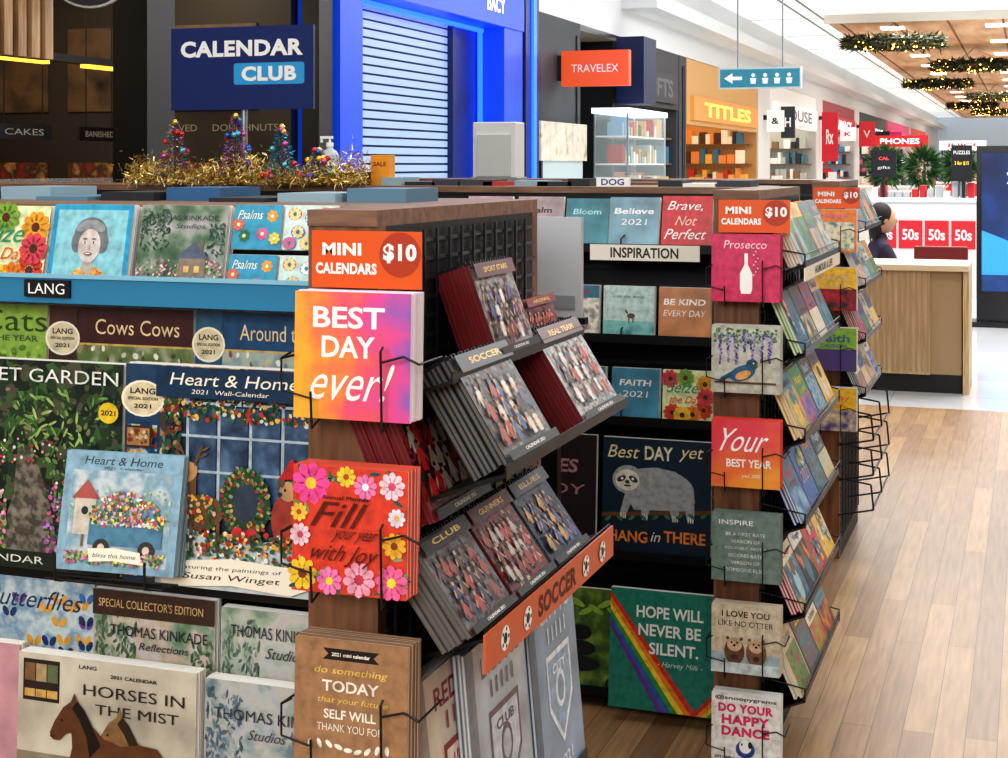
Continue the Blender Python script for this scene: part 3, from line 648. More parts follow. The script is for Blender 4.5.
BP = ['#b5342c', '#e0a84a', '#efe6d2', '#3a6f8a', '#4a3326', '#d98a4a', '#2a2e36', '#7a9a5a']
shop("accessories_shop_front", 20.5, 23.55, "GIFTS", '#2a2c30', '#5a5e64', '#3a3d42', '#22262a', BP, .5, tem=.1)
shop("bookshop_front", 24.15, 30.95, "TITLES", '#c98a44', '#ffe95a', '#b98850', '#c99a5c', BP, .8, signz=(2.35, 2.75), warm='#ffd9a0', tem=.8)
shop("homewares_shop_front", 32.55, 39.95, "HOUSE", '#e4e4e2', '#6a6d72', '#b9b6af', '#e9e9e6', ['#f2f2ee', '#b5b8b4', '#8a6a48', '#4a6f7a', '#2a2e36'], .8, tem=.3)
shop("pharmacy_front", 41.25, 48.95, "PHARMACY", '#b8202c', '#ffffff', '#b9b9b9', '#a01f30', ['#f2f2ee', '#3a8fc0', '#c8323a', '#2a2e36'], .8)
shop("fashion_shop_front", 50.55, 59.95, "STUDIO", '#1c1c1f', '#ffffff', '#8c8f92', '#2a2c2f', ['#e06a94', '#2a2e36', '#f2ece0', '#c8323a'], .8)
shop("shoe_shop_front", 61.05, 71.95, "SHOES", '#e03a7a', '#ffffff', '#d0c9ca', '#e03a7a', ['#c8323a', '#f2f2ee', '#2a2e36'], .8)
shop("toy_shop_front", 73.05, 83.95, "TOYS", '#e04a2c', '#fff0a0', '#e0d0b0', '#e04a2c', BP, .8)
for i, (y, c, w_, z0, z1, t, tcx) in enumerate([(31.6, '#e8e8e4', .35, 2.3, 2.75, "&", '#3a3d42'), (33.5, '#2a2e34', .3, 2.2, 2.9, "H", '#ffffff'), (40.4, '#b81f30', .42, 1.7, 3.0, "Rx", '#ffffff'), (44.5, '#f0f0f0', .45, 2.3, 2.7, "K", '#c8202c'), (49.6, '#c8323a', .5, 2.2, 3.0, "V", '#ffffff'), (55, '#1c1c1f', .5, 2.2, 2.8, "S", '#ffffff'), (60.4, '#e03a7a', .5, 2.3, 2.9, "Y", '#ffffff'), (72.2, '#c8323a', .5, 2.3, 2.9, "T", '#ffffff')]):
    b = B(); b.box(XW+.08, XW+.08+w_, y, y+.1, z0, z1, M(c, emit=.35)); b.box(XW+.0, XW+.08, y+.03, y+.07, z1-.2, z1-.1, DK)
    b.T = place((XW+.08, y, z0)); Art(b, w_, z1-z0).text(t, .5, .5, .45, .3, M(tcx)); b.T = Matrix.Identity(4); b.obj("shop_blade_sign")

b = B()
b.box(-3.95, -2.85, 20.0, 20.08, 2.62, 2.9, M('#cfd8da')); b.box(-3.93, -2.87, 19.99, 20.0, 2.64, 2.88, M('#2f7f92', emit=.2))
b.T = place((-3.93, 19.99, 2.64)); a_ = Art(b, 1.06, .24); a_.poly([(.05, .5), (.16, .8), (.16, .6), (.28, .6), (.28, .4), (.16, .4), (.16, .2)], WHITE)
for i in range(4): a_.ell(.42+.15*i, .66, .025, .11, WHITE); a_.poly([(.38+.15*i, .5), (.46+.15*i, .5), (.45+.15*i, .18), (.39+.15*i, .18)], WHITE)
b.T = Matrix.Identity(4)
for x in (-3.7, -3.1): b.tube([(x, 20.04, 2.9), (x, 20.04, 4.5)], .012, M('#8a8f92'))
b.obj("hanging_direction_sign")

def wreath(x, y, z, r, seed):
    rr = random.Random(seed); random.seed(seed); b = B(); g = [M('#1c2a18'), M('#2c3c20'), M('#6a5a2a', .3, .6)]; L = M('#ffc860', emit=8)
    for i in range(2000):
        t = rr.random()*6.283; q = r*math.sqrt(rr.uniform(.02, 1)); p = (q*math.cos(t), q*math.sin(t), rr.uniform(-.1, .1))
        b.spike(p, (math.cos(t)+rr.uniform(-1, 1), math.sin(t)+rr.uniform(-1, 1), rr.uniform(-.7, .7)), rr.uniform(.08, .2), .03, g[i % 3])
    for i in range(80):
        t = rr.random()*6.283; q = r*math.sqrt(rr.uniform(.1, 1.1)); b.ball((q*math.cos(t), q*math.sin(t), rr.uniform(-.16, .1)), .016, L, 6)
    b.lathe([(r*.96, -.02), (r, 0), (r*.96, .02), (r*.92, 0), (r*.96, -.02)], (0, 0, 0), g[0], 30)
    for k in range(3):
        t = k*2.094; b.tube([(r*.8*math.cos(t), r*.8*math.sin(t), 0), (0, 0, 4.36-z)], .006, M('#8a8a86'), 4)
    b.obj("christmas_light_wreath", Matrix.Translation((x, y, z)))
for i, (x, y, z, r) in enumerate([(-2.5, 30, 3.98, .95), (-1.25, 37, 3.95, .95), (-2.5, 45, 3.95, .95), (-1.1, 54, 3.95, .95), (-2.15, 62, 3.95, .95), (-1.5, 70, 3.95, .95)]): wreath(x, y, z, r, 40+i)
random.seed(7)

# ================================================================= calendar kiosk
def gondola(name, x0, x1, y0, y1, tiers, top=1.53):
    b = B()
    b.box(x0, x1, y0+.16, y0+.2, .08, top-.02, BLACKM)
    b.box(x0, x1, y0+.2, y1, .0, top-.02, M('#111113')); b.box(x0, x1, y0-.0, y1, 0, .05, BLACK)
    b.box(x0, x1, y0+.15, y1+.01, top-.02, top+.0, RACKTOP)
    for (z, dy) in tiers:
        b.box(x0, x1, y0-dy, y0+.17, z-.012, z, BLACKM); b.box(x0, x1, y0-dy-.004, y0-dy, z-.012, z+.015, BLACKM)
        n = int((x1-x0)/.33)
        for i in range(n+1):
            x = x0+.01+(x1-x0-.02)*i/n; b.tube([(x, y0-dy-.004, z), (x, y0-dy-.004, z+.03), (x, y0+.17, z+.08)], .0025, BLACK, 5)
    z = .25
    while z < top-.05: b.box(x0, x1, y0+.15, y0+.16, z, z+.012, M('#1e1e22', .4)); z += .06
    return b.obj(name)
gondola("calendar_gondola", -2.7, -1.02, 2.12, 2.95, [(1.352, -.02), (.925, .02), (.50, .10), (.10, .10)])
b = B(); b.box(-2.7, -1.02, 2.062, 2.070, 1.375, 1.422, M('#2f7fa6', .35)); b.box(-2.7, -1.02, 2.058, 2.062, 1.416, 1.423, M('#86bcd0', .35)); b.box(-2.7, -1.02, 2.07, 2.14, 1.375, 1.378, BLACK)
b.box(-1.553, -1.466, 2.056, 2.062, 1.385, 1.413, BLACK)
b.T = place((-1.553, 2.056, 1.385)); Art(b, .087, .028).text("LANG", .5, .5, .8, .62, WHITE, False); b.T = Matrix.Identity(4)
b.obj("shelf_header_strip")
WC_ = "large_calendar"; MC = "mini_calendar"
calendar(WC_, (-1.785, 2.19, 1.378), .165, .153, d_seize, tilt=12, n=4)
calendar(WC_, (-1.605, 2.18, 1.378), .160, .157, d_lady, tilt=12, n=4)
calendar(WC_, (-1.435, 2.19, 1.378), .168, .157, d_kink('THOMAS KINKADE', ('#3f5a48', '#5b7458', '#8d9a8a', '#b9aeb0')), tilt=12, n=4)
for i, (dx, dd) in enumerate([(0, d_psalm), (.095, d_boho)]):
    calendar(MC, (-1.257+dx, 2.21, 1.46), .09, .075, dd, tilt=12, n=2); calendar(MC, (-1.257+dx, 2.19, 1.378), .09, .075, dd, tilt=12, n=2)
for i in range(5): calendar(WC_, (-2.65+i*.172, 2.19, 1.378), .16, .155, d_gen(20+i), tilt=12, n=3)
calendar(WC_, (-1.90, 2.11, 1.03), .345, .335, d_cats, tilt=2, n=2)
calendar(WC_, (-1.55, 2.11, 1.03), .275, .335, d_cows("Cows Cows", '#43201f', ['#4a5a34', '#6f7f4a', '#c9c4b0'], '#4a2b24'), tilt=2, n=2)
calendar(WC_, (-1.27, 2.11, 1.03), .245, .335, d_cows("Around the...", '#1f4a70', ['#6a7f8a', '#a8b4a8', '#c9b48a'], '#2b5a74'), tilt=2, n=2)
for i in range(2): calendar(WC_, (-2.62+i*.35, 2.11, 1.03), .33, .335, d_gen(30+i), tilt=2, n=2)
calendar(WC_, (-1.712, 2.055, .942), .342, .338, d_garden, tilt=2, n=3)
calendar(WC_, (-1.362, 2.05, .942), .338, .342, d_heart, tilt=2, n=4)
calendar(WC_, (-2.075, 2.055, .942), .35, .338, d_kink(), tilt=2, n=3); calendar(WC_, (-2.44, 2.055, .942), .35, .338, d_gen(35), tilt=2, n=3)
calendar(MC, (-1.442, 1.985, .968), .205, .183, d_hhmini, yaw=4, tilt=12, n=5, side=M('#7fa0b0'))
b = B()
for x in (-1.42, -1.26): b.tube([(x, 2.10, .93), (x, 1.97, .955), (x, 1.955, .96), (x, 1.955, 1.0)], .0022, BLACK)
b.tube([(-1.44, 1.958, .96), (-1.23, 1.958, .96)], .0022, BLACK); b.tube([(-1.44, 1.99, .957), (-1.23, 2.0, .957)], .0022, BLACK); b.obj("wire_calendar_holder")
calendar(WC_, (-1.70, 2.085, .575), .255, .338, d_butter, tilt=2, n=2)
calendar(WC_, (-1.442, 2.08, .572), .225, .338, d_kink('THOMAS KINKADE', ('#66805e', '#8b9f8a', '#c6b49c', '#d0c0ba', '#c9ccc2'), True), tilt=2, n=3)
calendar(WC_, (-1.21, 2.085, .565), .195, .335, d_kink('THOMAS KINKADE', ('#7a8f7e', '#a9b5a0', '#c6c4bc', '#c7b6b0'), top=.9), tilt=2, n=3)
calendar(WC_, (-2.06, 2.085, .565), .34, .335, d_gen(41), tilt=2, n=3); calendar(WC_, (-2.42, 2.085, .565), .34, .335, d_gen(42), tilt=2, n=3)
calendar(WC_, (-1.88, 2.01, .512), .345, .316, d_simple('#b98a92', '#6a2a3a', ["Roses", "2021"]), tilt=2, n=3)
calendar(WC_, (-1.528, 2.0, .512), .325, .310, d_horses, tilt=2, n=4)
calendar(WC_, (-1.20, 2.02, .505), .185, .305, d_kink('THOMAS KIN', ('#6a7f8e', '#99a5a0', '#b6b4ac', '#a7b0b6', '#7d907a'), top=.84), tilt=2, n=4)
for i in range(4): calendar(WC_, (-2.62+i*.36, 2.03, .11), .33, .33, d_gen(50+i), tilt=2, n=3)
b = B()
for i in range(9):
    x = -2.25+i*.13; b.box(x, x+.12, 2.5+.03*(i % 3), 2.72, 1.53, 1.538+.009*(i % 3), M(['#2f5f8a', '#22262c', '#8fa8b4', '#5a7f94', '#22262c'][i % 5]))
b.obj("flat_calendar_pile")

def orange_sign(x, y, z, w=.18, h=.082):
    b = B(); b.box(0, w, 0, .004, 0, h, M('#de5a18', .4))
    a = Art(b, w, h); a.text("MINI", .28, .68, .36, .22, WHITE, 2); a.text("CALENDARS", .32, .34, .56, .20, WHITE, 2)
    a.ell(.81, .60, .185, .39, M('#b03a16', .4), 0, 24); a.text("$10", .81, .62, .30, .34, WHITE, 2)
    b.obj("price_sign", place((x, y, z)))
def holder(b, x0, x1, y, z, yb):
    for x in (x1-.045,):
        b.tube([(x, yb, z+.02), (x, y-.012, z-.012), (x, y-.016, z+.10), (x, y-.008, z+.106)], .0019, BLACK, 6)
    x = x0+.035; b.tube([(x, yb, z+.02), (x, y-.012, z-.012), (x, y-.016, z+.04)], .0019, BLACK, 6)
    b.tube([(x0-.01, yb, z+.085), (x0-.012, y-.014, z+.085), (x0+.005, y-.016, z+.095)], .0019, BLACK, 6)
    b.tube([(x0-.012, y-.014, z+.085), (x0-.012, y-.014, z+.04), (x0+.035, y-.014, z+.03)], .0016, BLACK, 6)
    b.tube([(x1+.01, yb, z+.085), (x1+.012, y-.014, z+.085), (x1-.01, y-.016, z+.095), (x1-.045, y-.016, z+.085)], .0019, BLACK, 6)

def rack(name, x0, x1, y0, y1, tiers, minis_z, miniX, top=1.53, lip=.03, wires=True, ty1=None):
    b = B(); ty = ty1 or y1
    b.box(x0, x1, y0, y0+.03, 0, top-.02, RACKWOOD); b.box(x0, x1, y0+.03, y1-.03, 0, top-.02, M('#0c0c0e')); b.box(x0, x1, y0-.004, y1, top-.02, top+.004, RACKTOP)
    b.box(x0, x1, y1-.03, y1, 0, top-.02, RACKWOOD)
    z = .1
    while z < top-.04: b.box(x1, x1+.004, y0+.03, y1-.03, z, z+.006, M('#2a2a2e', .35, .3)); z += .03
    y = y0+.05
    while y < y1-.04: b.box(x1+.004, x1+.008, y, y+.005, .08, top-.03, M('#2a2a2e', .35, .3)); y += .055
    for (zo, ang, xo) in tiers:
        d = x1-xo; drop = abs(d)*math.tan(R(ang))
        b.add([(xo, y0, zo), (xo, ty, zo), (x1, ty, zo-drop), (x1, y0, zo-drop), (xo, y0, zo-.006), (xo, ty, zo-.006), (x1, ty, zo-drop-.006), (x1, y0, zo-drop-.006)],
              [(0, 1, 2, 3), (7, 6, 5, 4), (0, 4, 5, 1), (1, 5, 6, 2), (2, 6, 7, 3), (3, 7, 4, 0)], BLACKM)
        b.box(xo, xo+.003, y0, ty, zo-.006, zo+lip*.4, BLACKM)
        if wires:
            for y in (y0+.003, ty-.003): b.tube([(x1, y, zo+.05), (xo+.003, y, zo+lip), (xo+.003, y, zo-.005)], .0022, BLACK, 5)
            b.tube([(xo+.004, y0, zo+lip), (xo+.004, ty, zo+lip)], .002, BLACK, 5)
    for z in minis_z: holder(b, miniX[0], miniX[1], y0-.075, z, y0)
    return b.obj(name)
rack("calendar_display_rack", -1.008, -.896, 2.0, 2.75, [(1.292, 20, -.782), (1.163, 20, -.70), (.928, 20, -.732), (.51, 6, -.775), (.12, 6, -.775)], [1.24, .993, .748], (-.994, -.806), wires=False, ty1=2.67)
orange_sign(-.985, 1.965, 1.423, .172, .082)
calendar(MC, (-.994, 1.925, 1.24), .180, .180, d_best, n=6, t=.007, tilt=2, side=M('#e9d9e2'))
calendar(MC, (-.997, 1.925, .993), .178, .178, d_fill, n=6, t=.007, tilt=2, side=M('#d9563c'))
calendar(MC, (-.994, 1.925, .748), .176, .178, d_today, n=6, t=.007, tilt=2, side=M('#8a6848'))
calendar(MC, (-.994, 1.925, .52), .176, .178, d_gen(77), n=6, t=.007, tilt=2)
DKR = M('#8e1f24', .4); DKP = M('#5e1418', .6); GP = M('#6a6660', .8)
DC = "desk_calendar"
RED = ['#2a1418', '#6a1c20', '#8a2a2a', '#1a1a20', '#3c3438']
calendar(DC, (-.785, 2.215, 1.30), .185, .150, d_play(['#6a7480', '#a9a49c', '#4a3c44', '#8a3a34'], ['#7a1c24', '#d8d8d8', '#24408a', '#22222a'], "SPORT STARS"), 90, 20, n=7, t=.008, side=DKR, coil=True, jit=.004, page=DKP)
calendar(DC, (-.80, 2.47, 1.27), .16, .10, d_play(RED, ['#b5242c'], "ARSENAL"), 90, 20, n=3, t=.008, side=DKR, page=DKP)
calendar(DC, (-.705, 2.03, 1.172), .225, .172, d_play(['#27364a', '#5a6a74', '#6a4a3c', '#8a9494'], ['#24303f', '#a23a34', '#d0c8b8', '#2f5a8a'], "SOCCER"), 90, 32, n=7, t=.008, side=M('#1d1d22'), coil=True, jit=.004, page=GP)
calendar(DC, (-.80, 1.985, 1.09), .22, .20, d_play(RED, ['#b5242c', '#a8a098'], "UNITED"), 90, 24, n=7, t=.009, side=DKR, jit=.005, page=DKP)
calendar(DC, (-.705, 2.42, 1.168), .235, .175, d_play(['#9ca3a6', '#7a828a', '#c8c4bc', '#5a5f68'], ['#6a1a24', '#b5242c', '#1f2a44', '#d8d8d8'], "REAL TEAM"), 90, 32, n=10, t=.008, side=M('#8a1c22'), coil=True, jit=.005, page=DKP)
for y, s, t, kit, sd, pg in [(1.97, ['#2b2f36', '#5a3c34', '#6a6f74', '#1c1e24'], "CLUB", ['#3a2a30', '#a23a34', '#2a3a6a'], '#5a5650', GP), (2.165, RED+['#c9b48a'], "GUNNERS", ['#7a1c22', '#b8b0a8', '#a8242c'], '#7a1c22', DKP), (2.36, ['#16203a', '#2a3a5a', '#1c1c24', '#10141f'], "BLUES", ['#1c2a4a', '#c8a03a', '#2f4f98'], '#1a2a4a', GP)]:
    calendar(DC, (-.738, y, .937), .182, .152, d_play(s, kit, t), 90, 36, n=6, t=.008, side=M(sd), coil=True, jit=.004, page=pg)
b = B(); b.box(0, .685, -.004, 0, 0, .055, M('#c8623a', .45)); a_ = Art(b, .685, .055, y=-.004); a_.text("SOCCER", .5, .5, .30, .62, M('#5a1f14'), 2)
for u in (.12, .27, .73, .88):
    a_.ell(u, .5, .028, .33, WHITE); a_.ell(u, .5, .012, .15, INK)
    for k in range(5): a_.ell(u+.02*math.cos(k*1.257), .5+.24*math.sin(k*1.257), .005, .06, INK, 0, 6, bump=False)
    a_.L += 1
b.obj("shelf_label_strip", place((-.727, 1.985, .882), 90, 0))
calendar(WC_, (-.80, 1.985, .52), .30, .33, d_crest('#c0b6a8', '#8a1f24', "REDS FC", "UNITED"), 90, 6, n=4)
calendar(WC_, (-.782, 2.13, .52), .27, .335, d_crest('#aab4bc', '#6a5a64', "LIVERPOOL", "CLUB"), 90, 5, n=3, side=M('#8fa2b4'))
calendar(WC_, (-.777, 2.41, .52), .26, .335, d_crest('#8098ae', '#dfe6ea', "CITY FC", "CITY"), 90, 5, n=4, side=M('#5f83a6'))
for i in range(2): calendar(WC_, (-.78, 2.02+.33*i, .125), .30, .33, d_gen(60+i), 90, 6, n=4)

gondola("calendar_gondola", -4.1, -.80, 4.48, 5.1, [(1.345, .05), (1.07, .05), (.82, .05), (.42, .08), (.05, .22)])
def lab(x0, x1, y, z0, z1, t, col='#e9e2d4', tc='#2a2420'):
    b = B(); b.box(0, x1-x0, 0, .004, 0, z1-z0, M(col)); Art(b, x1-x0, z1-z0).text(t, .5, .5, .62, .66, M(tc)); b.obj("shelf_label_strip", place((x0, y, z0)))
lab(-1.27, -.93, 4.418, 1.31, 1.358, "INSPIRATION"); lab(-1.75, -1.35, 4.418, 1.31, 1.358, "LIFESTYLE")
calendar(WC_, (-1.70, 4.47, 1.35), .15, .155, d_simple('#c9a9b4', '#ffffff', ["Love"]), tilt=14, n=3); calendar(WC_, (-1.53, 4.47, 1.35), .15, .155, d_simple('#b8a5a8', '#3a3026', ["Calm"]), tilt=14, n=3)
calendar(WC_, (-1.37, 4.47, 1.35), .14, .15, d_simple('#4a8a96', '#a6d2d2', ["Bloom"]), tilt=14, n=3)
calendar(WC_, (-1.225, 4.46, 1.35), .155, .155, d_simple('#7fa4b4', '#f2f2f2', ["Believe", "2021"]), tilt=14, n=4)
calendar(WC_, (-1.06, 4.46, 1.35), .155, .16, d_brave, tilt=14, n=4)
calendar(MC, (-1.236, 4.44, 1.075), .16, .155, d_horsey, tilt=5, n=4); calendar(MC, (-1.062, 4.44, 1.075), .16, .155, d_simple('#c98a5c', '#fff6ea', ["BE KIND", "EVERY DAY"]), tilt=5, n=4)
calendar(MC, (-1.21, 4.44, .825), .15, .155, d_simple('#4f8fa9', '#fff6ea', ["FAITH", "2021"]), tilt=5, n=4); calendar(MC, (-1.05, 4.44, .825), .155, .155, d_seize, tilt=5, n=4)
calendar(MC, (-1.40, 4.44, 1.075), .15, .155, d_gen(81), tilt=5, n=4); calendar(MC, (-1.38, 4.44, .825), .15, .155, d_gen(82), tilt=5, n=4)
calendar(WC_, (-1.232, 4.41, .425), .335, .345, d_sloth, tilt=4, n=3); calendar(WC_, (-1.59, 4.42, .425), .335, .345, d_simple('#2a2024', '#b08088', ["HOMES", "OF JOY"]), tilt=4, n=3)
calendar(WC_, (-1.145, 4.17, .045), .325, .335, d_hope, tilt=6, n=3); calendar(WC_, (-1.34, 4.27, .06), .30, .28, d_bamboo, tilt=8, n=3)
b = B()
b.box(-1.13, -.97, 3.30, 3.32, 1.245, 1.48, M('#b9bdc1', .4)); b.box(-1.14, -.96, 3.295, 3.325, 1.235, 1.25, BLACK)
b.box(-1.07, -1.03, 3.31, 3.34, 0, 1.24, BLACK); b.box(-1.2, -.9, 3.2, 3.45, 0, .02, BLACK); b.box(-1.115, -.985, 3.296, 3.30, 1.27, 1.30, M('#8a9096')); b.obj("price_board_stand")
PZ = [1.25, 1.016, .774, .533, .298, .07]
def siderows(name, x_o, y0, n, zs, seed, w=.165):
    b = B(); r = random.Random(seed)
    for ti, z in enumerate(zs):
        for i in range(n):
            b.T = place((x_o, y0+i*(w+.012), z), 90, 24)
            bookcal(b, w, .165, d_gen(r.randrange(9999)), r.randrange(3, 6), .007, M(r.choice(PALS)), jit=.006, seed=i)
    b.T = Matrix.Identity(4); return b.obj(name)
ZT = [1.34, 1.11, .89, .67, .44, .22]
rack("calendar_display_rack", -.784, -.665, 3.9, 4.64, [(z, 22, -.55) for z in ZT], PZ, (-.773, -.596))
siderows("mini_calendar_rows", -.553, 3.91, 4, [z+.004 for z in ZT], 5)
orange_sign(-.765, 3.87, 1.425, .185, .085)
for z, d, s in zip(PZ, [d_prosecco, d_wist, d_year, d_inspire, d_otter, d_happy], ['#b02a50', '#b8b9ad', '#d8452f', '#6d7f78', '#c9bda6', '#e0e0dc']):
    calendar(MC, (-.775, 3.825, z), .176, .172, d, n=6, t=.007, tilt=2, side=M(s))
b = B(); b.box(0, .74, 0, .004, 0, .035, M('#e9dfc8')); Art(b, .74, .035).text("HUMOUR & LIFE", .5, .5, .5, .6, INK); b.obj("shelf_label_strip", place((-.545, 3.90, 1.30), 90))
rack("calendar_display_rack", -.84, -.73, 6.2, 6.9, [(z, 22, -.63) for z in ZT[:4]], PZ[:4], (-.83, -.67))
siderows("mini_calendar_rows", -.633, 6.22, 4, [z+.004 for z in ZT[:4]], 11, w=.16)
orange_sign(-.83, 6.16, 1.425, .185, .085)
for k, z in enumerate(PZ[:4]): calendar(MC, (-.83, 6.12, z), .176, .172, d_gen(200+k), n=6, t=.007, tilt=2)
b = B()
for k, z in enumerate([.22, .36, .50]):
    for y in (6.15, 6.5, 6.85): b.tube([(-.73, y, z+.12), (-.60, y, z+.10), (-.59, y, z), (-.73, y, z-.03)], .004, BLACK, 6)
    b.tube([(-.595, 6.15, z), (-.595, 6.85, z)], .004, BLACK, 6)
b.obj("empty_wire_pockets")
gondola("calendar_gondola", -4.1, -.86, 7.0, 7.6, [(1.345, .05), (.95, .05)])
gondola("calendar_gondola", -3.6, -1.05, 5.75, 6.1, [(1.345, .05)])

# ---- on top of the back gondola
b = B()
SN = M('#0a2566', .4)
b.box(-2.98, -2.40, 4.80, 4.815, 1.80, 2.10, SN); b.T = place((-2.98, 4.80, 1.80)); a_ = Art(b, .58, .30)
a_.text("CALENDAR", .50, .74, .86, .20, WHITE, 2)
cb = M('#2f9fd8', .4)
a_.rect(.47, .30, .92, .56, cb); a_.rect(.45, .33, .94, .53, cb)
for u, v in ((.47, .33), (.92, .33), (.47, .53), (.92, .53)): a_.ell(u, v, .02, .03, cb)
a_.text("CLUB", .695, .43, .38, .18, WHITE, 2); b.T = Matrix.Identity(4)
b.cyl((-2.69, 4.825, 1.53), (-2.69, 4.825, 2.0), .012, .012, M('#9aa0a4', .3, .8), 12); b.box(-2.78, -2.6, 4.75, 4.9, 1.53, 1.54, M('#9aa0a4', .3, .8)); b.obj("shop_name_sign")
b = B(); GO = [M('#e6c66a', .25, .7), M('#c9a03a', .25, .7), M('#fff0b0', .3, .4), M('#8a6a20', .3, .7)]
for i in range(8500):
    x = random.uniform(-3.02, -2.12); k = .042+.014*math.sin(x*14)
    b.spike((x, 4.62+random.gauss(0, .05), 1.535+abs(random.gauss(0, k*.8))), (random.gauss(0, 1), random.gauss(0, 1), random.gauss(.3, 1)), random.uniform(.012, .03), .0022, GO[i % 4])
b.obj("gold_tinsel_garland")
def tree(x, y, z, h, cols, seed):
    r = random.Random(seed); random.seed(seed); b = B(); ms = [M(c, .25, .6) for c in cols]
    b.cyl((0, 0, 0), (0, 0, h*.9), .006, .003, M('#4a3a2a'), 8); b.lathe([(0, 0), (.03, 0), (.028, .02), (.012, .022), (0, .022)], (0, 0, 0), M('#8a6a3a'), 14)
    for i in range(1100):
        v = r.random()**1.3; rad = (1-v)*.06; t = r.random()*6.28; q = rad*r.uniform(.5, 1)
        b.spike((q*math.cos(t), q*math.sin(t), .03+v*(h-.03)), (math.cos(t), math.sin(t), r.uniform(-.3, .6)), r.uniform(.01, .024), .002, ms[i % len(ms)])
    for i in range(14):
        v = r.random()*.85; t = r.random()*6.28; q = (1-v)*.075; b.ball((q*math.cos(t), q*math.sin(t), .03+v*h), .010, M(r.choice(['#d8343c', '#f0c040', '#3a6fd0', '#d85aa8', '#5ac0d0']), .2, .6), 10)
    b.ball((0, 0, h), .012, M('#f4d060', .2, .9), 8); b.obj("tinsel_christmas_tree", Matrix.Translation((x, y, z)))
tree(-2.84, 4.60, 1.53, .22, ['#a04ab8', '#c9a03a', '#3a9a8a'], 1); tree(-2.61, 4.62, 1.53, .24, ['#7a3fa8', '#c9a03a', '#b04aa0', '#3a6fd0'], 2); tree(-2.42, 4.60, 1.53, .20, ['#3a7fc0', '#8ab8c8', '#2f8a8a'], 3); tree(-2.29, 4.62, 1.53, .12, ['#c0c8d0', '#4a9a5a', '#d8a0c0'], 4)
random.seed(7)
b = B()
b.lathe([(0, 0), (.03, 0), (.032, .01), (.032, .06), (.024, .075), (.011, .082), (.011, .09), (0, .09)], (0, 0, 0), M('#d5e0e4', .2, alpha=.75), 20); b.cyl((0, 0, .09), (0, 0, .105), .013, .013, WHITE, 14); b.cyl((0, 0, .105), (0, 0, .12), .004, .004, WHITE, 8); b.box(-.035, .01, -.007, .007, .118, .127, WHITE); b.box(-.035, -.029, -.005, .005, .105, .12, WHITE)
b.cyl((0, 0, .015), (0, 0, .06), .0328, .0328, M('#a8c4d8'), 20, False)
b.obj("hand_sanitiser_bottle", Matrix.Translation((-2.335, 4.80, 1.575)))
b = B(); b.box(-2.45, -2.16, 4.72, 4.9, 1.53, 1.575, M('#5a4a38')); b.obj("wooden_riser")
b = B(); b.box(-2.155, -2.085, 4.75, 4.8, 1.53, 1.635, M('#e89a2c')); b.T = place((-2.155, 4.75, 1.53)); Art(b, .07, .105).text("SALE", .5, .7, .7, .15, C('#8a2a1a')); b.obj("orange_leaflet_box")
b = B(); b.box(0, .19, 0, .12, 0, .25, M('#dcdcd8')); b.box(.02, .17, -.01, 0, .02, .2, M('#c9c9c4')); b.box(-.01, .20, -.01, .13, 0, .02, M('#8a8a86')); b.obj("white_display_box", Matrix.Translation((-2.215, 5.92, 1.53)), bevel=.004)
b = B()
r = random.Random(8)
for i in range(13):
    x = -2.1+i*.095+r.uniform(-.02, .02); hh = r.uniform(.010, .028)
    if -1.36 < x < -1.15: continue
    b.box(x, x+r.uniform(.07, .12), 4.74, 4.9, 1.53, 1.53+hh, M(r.choice(['#22262c', '#e9e6df', '#b5342c', '#3a3d44', '#22262c', '#8fa8b4'])))
b.box(-1.33, -1.22, 4.70, 4.72, 1.53, 1.56, M('#f2f2ee')); b.T = place((-1.33, 4.70, 1.53)); Art(b, .11, .03).text("DOG", .5, .5, .7, .7, C('#24408a')); b.T = Matrix.Identity(4)
b.obj("flat_calendar_pile")

# ================================================================= right-hand distance
CW = PM(['#a58a68', '#c2a680', '#d6bd98'], 5, stretch=(8, 8, .7), rough=.45)
b = B()
b.box(-1.14, -.45, 10.95, 11.5, .0, .13, M('#1c1c1e')); b.box(-1.17, -.66, 10.9, 11.5, .13, .86, CW); b.box(-.66, -.45, 10.94, 11.5, .13, .86, M('#a98f6c'))
for i in range(13): b.box(-1.16+i*.04, -1.145+i*.04, 10.888, 10.9, .15, .85, M('#a88c64'))
b.box(-1.18, -.40, 10.86, 11.55, .86, .90, M('#d9c6a4', .35)); b.box(-.44, -.40, 10.9, 11.5, .0, .86, CW)
b.obj("timber_service_counter")
b = B()
b.box(-.85, -.45, 11.72, 12.1, .38, .5, M('#7a1f22')); b.box(-.85, -.45, 12.05, 12.13, .5, .97, M('#7a1f22'))
for x in (-.83, -.5):
    for y in (11.74, 12.08): b.box(x, x+.04, y, y+.04, 0, .38, DK)
b.obj("red_chair", bevel=.01)
b = B(); b.box(-.50, .55, 15.6, 15.78, 0.05, 1.79, M('#0b0c10', .25)); b.box(-.45, .50, 15.59, 15.6, .35, 1.72, PM(['#06122c', '#0c2450', '#0f3f7a'], 2.2, emit=.5)); b.T = place((-.45, 15.59, .35)); a_ = Art(b, .95, 1.37)
a_.text("CHRISTMAS", .5, .85, .5, .035, M('#ffffff', emit=.6)); a_.text("AT THE CENTRE", .5, .79, .5, .025, M('#ffffff', emit=.6)); a_.poly([(.0, .12), (1, .12), (1, .42), (.5, .30), (0, .44)], M('#2a7fd0', emit=.7)); a_.ell(.5, .60, .22, .10, M('#2f8fd0', emit=.5)); b.T = Matrix.Identity(4); b.box(-.6, .65, 15.5, 15.9, 0, .05, BLACK); b.obj("digital_advertising_totem")
b = B()
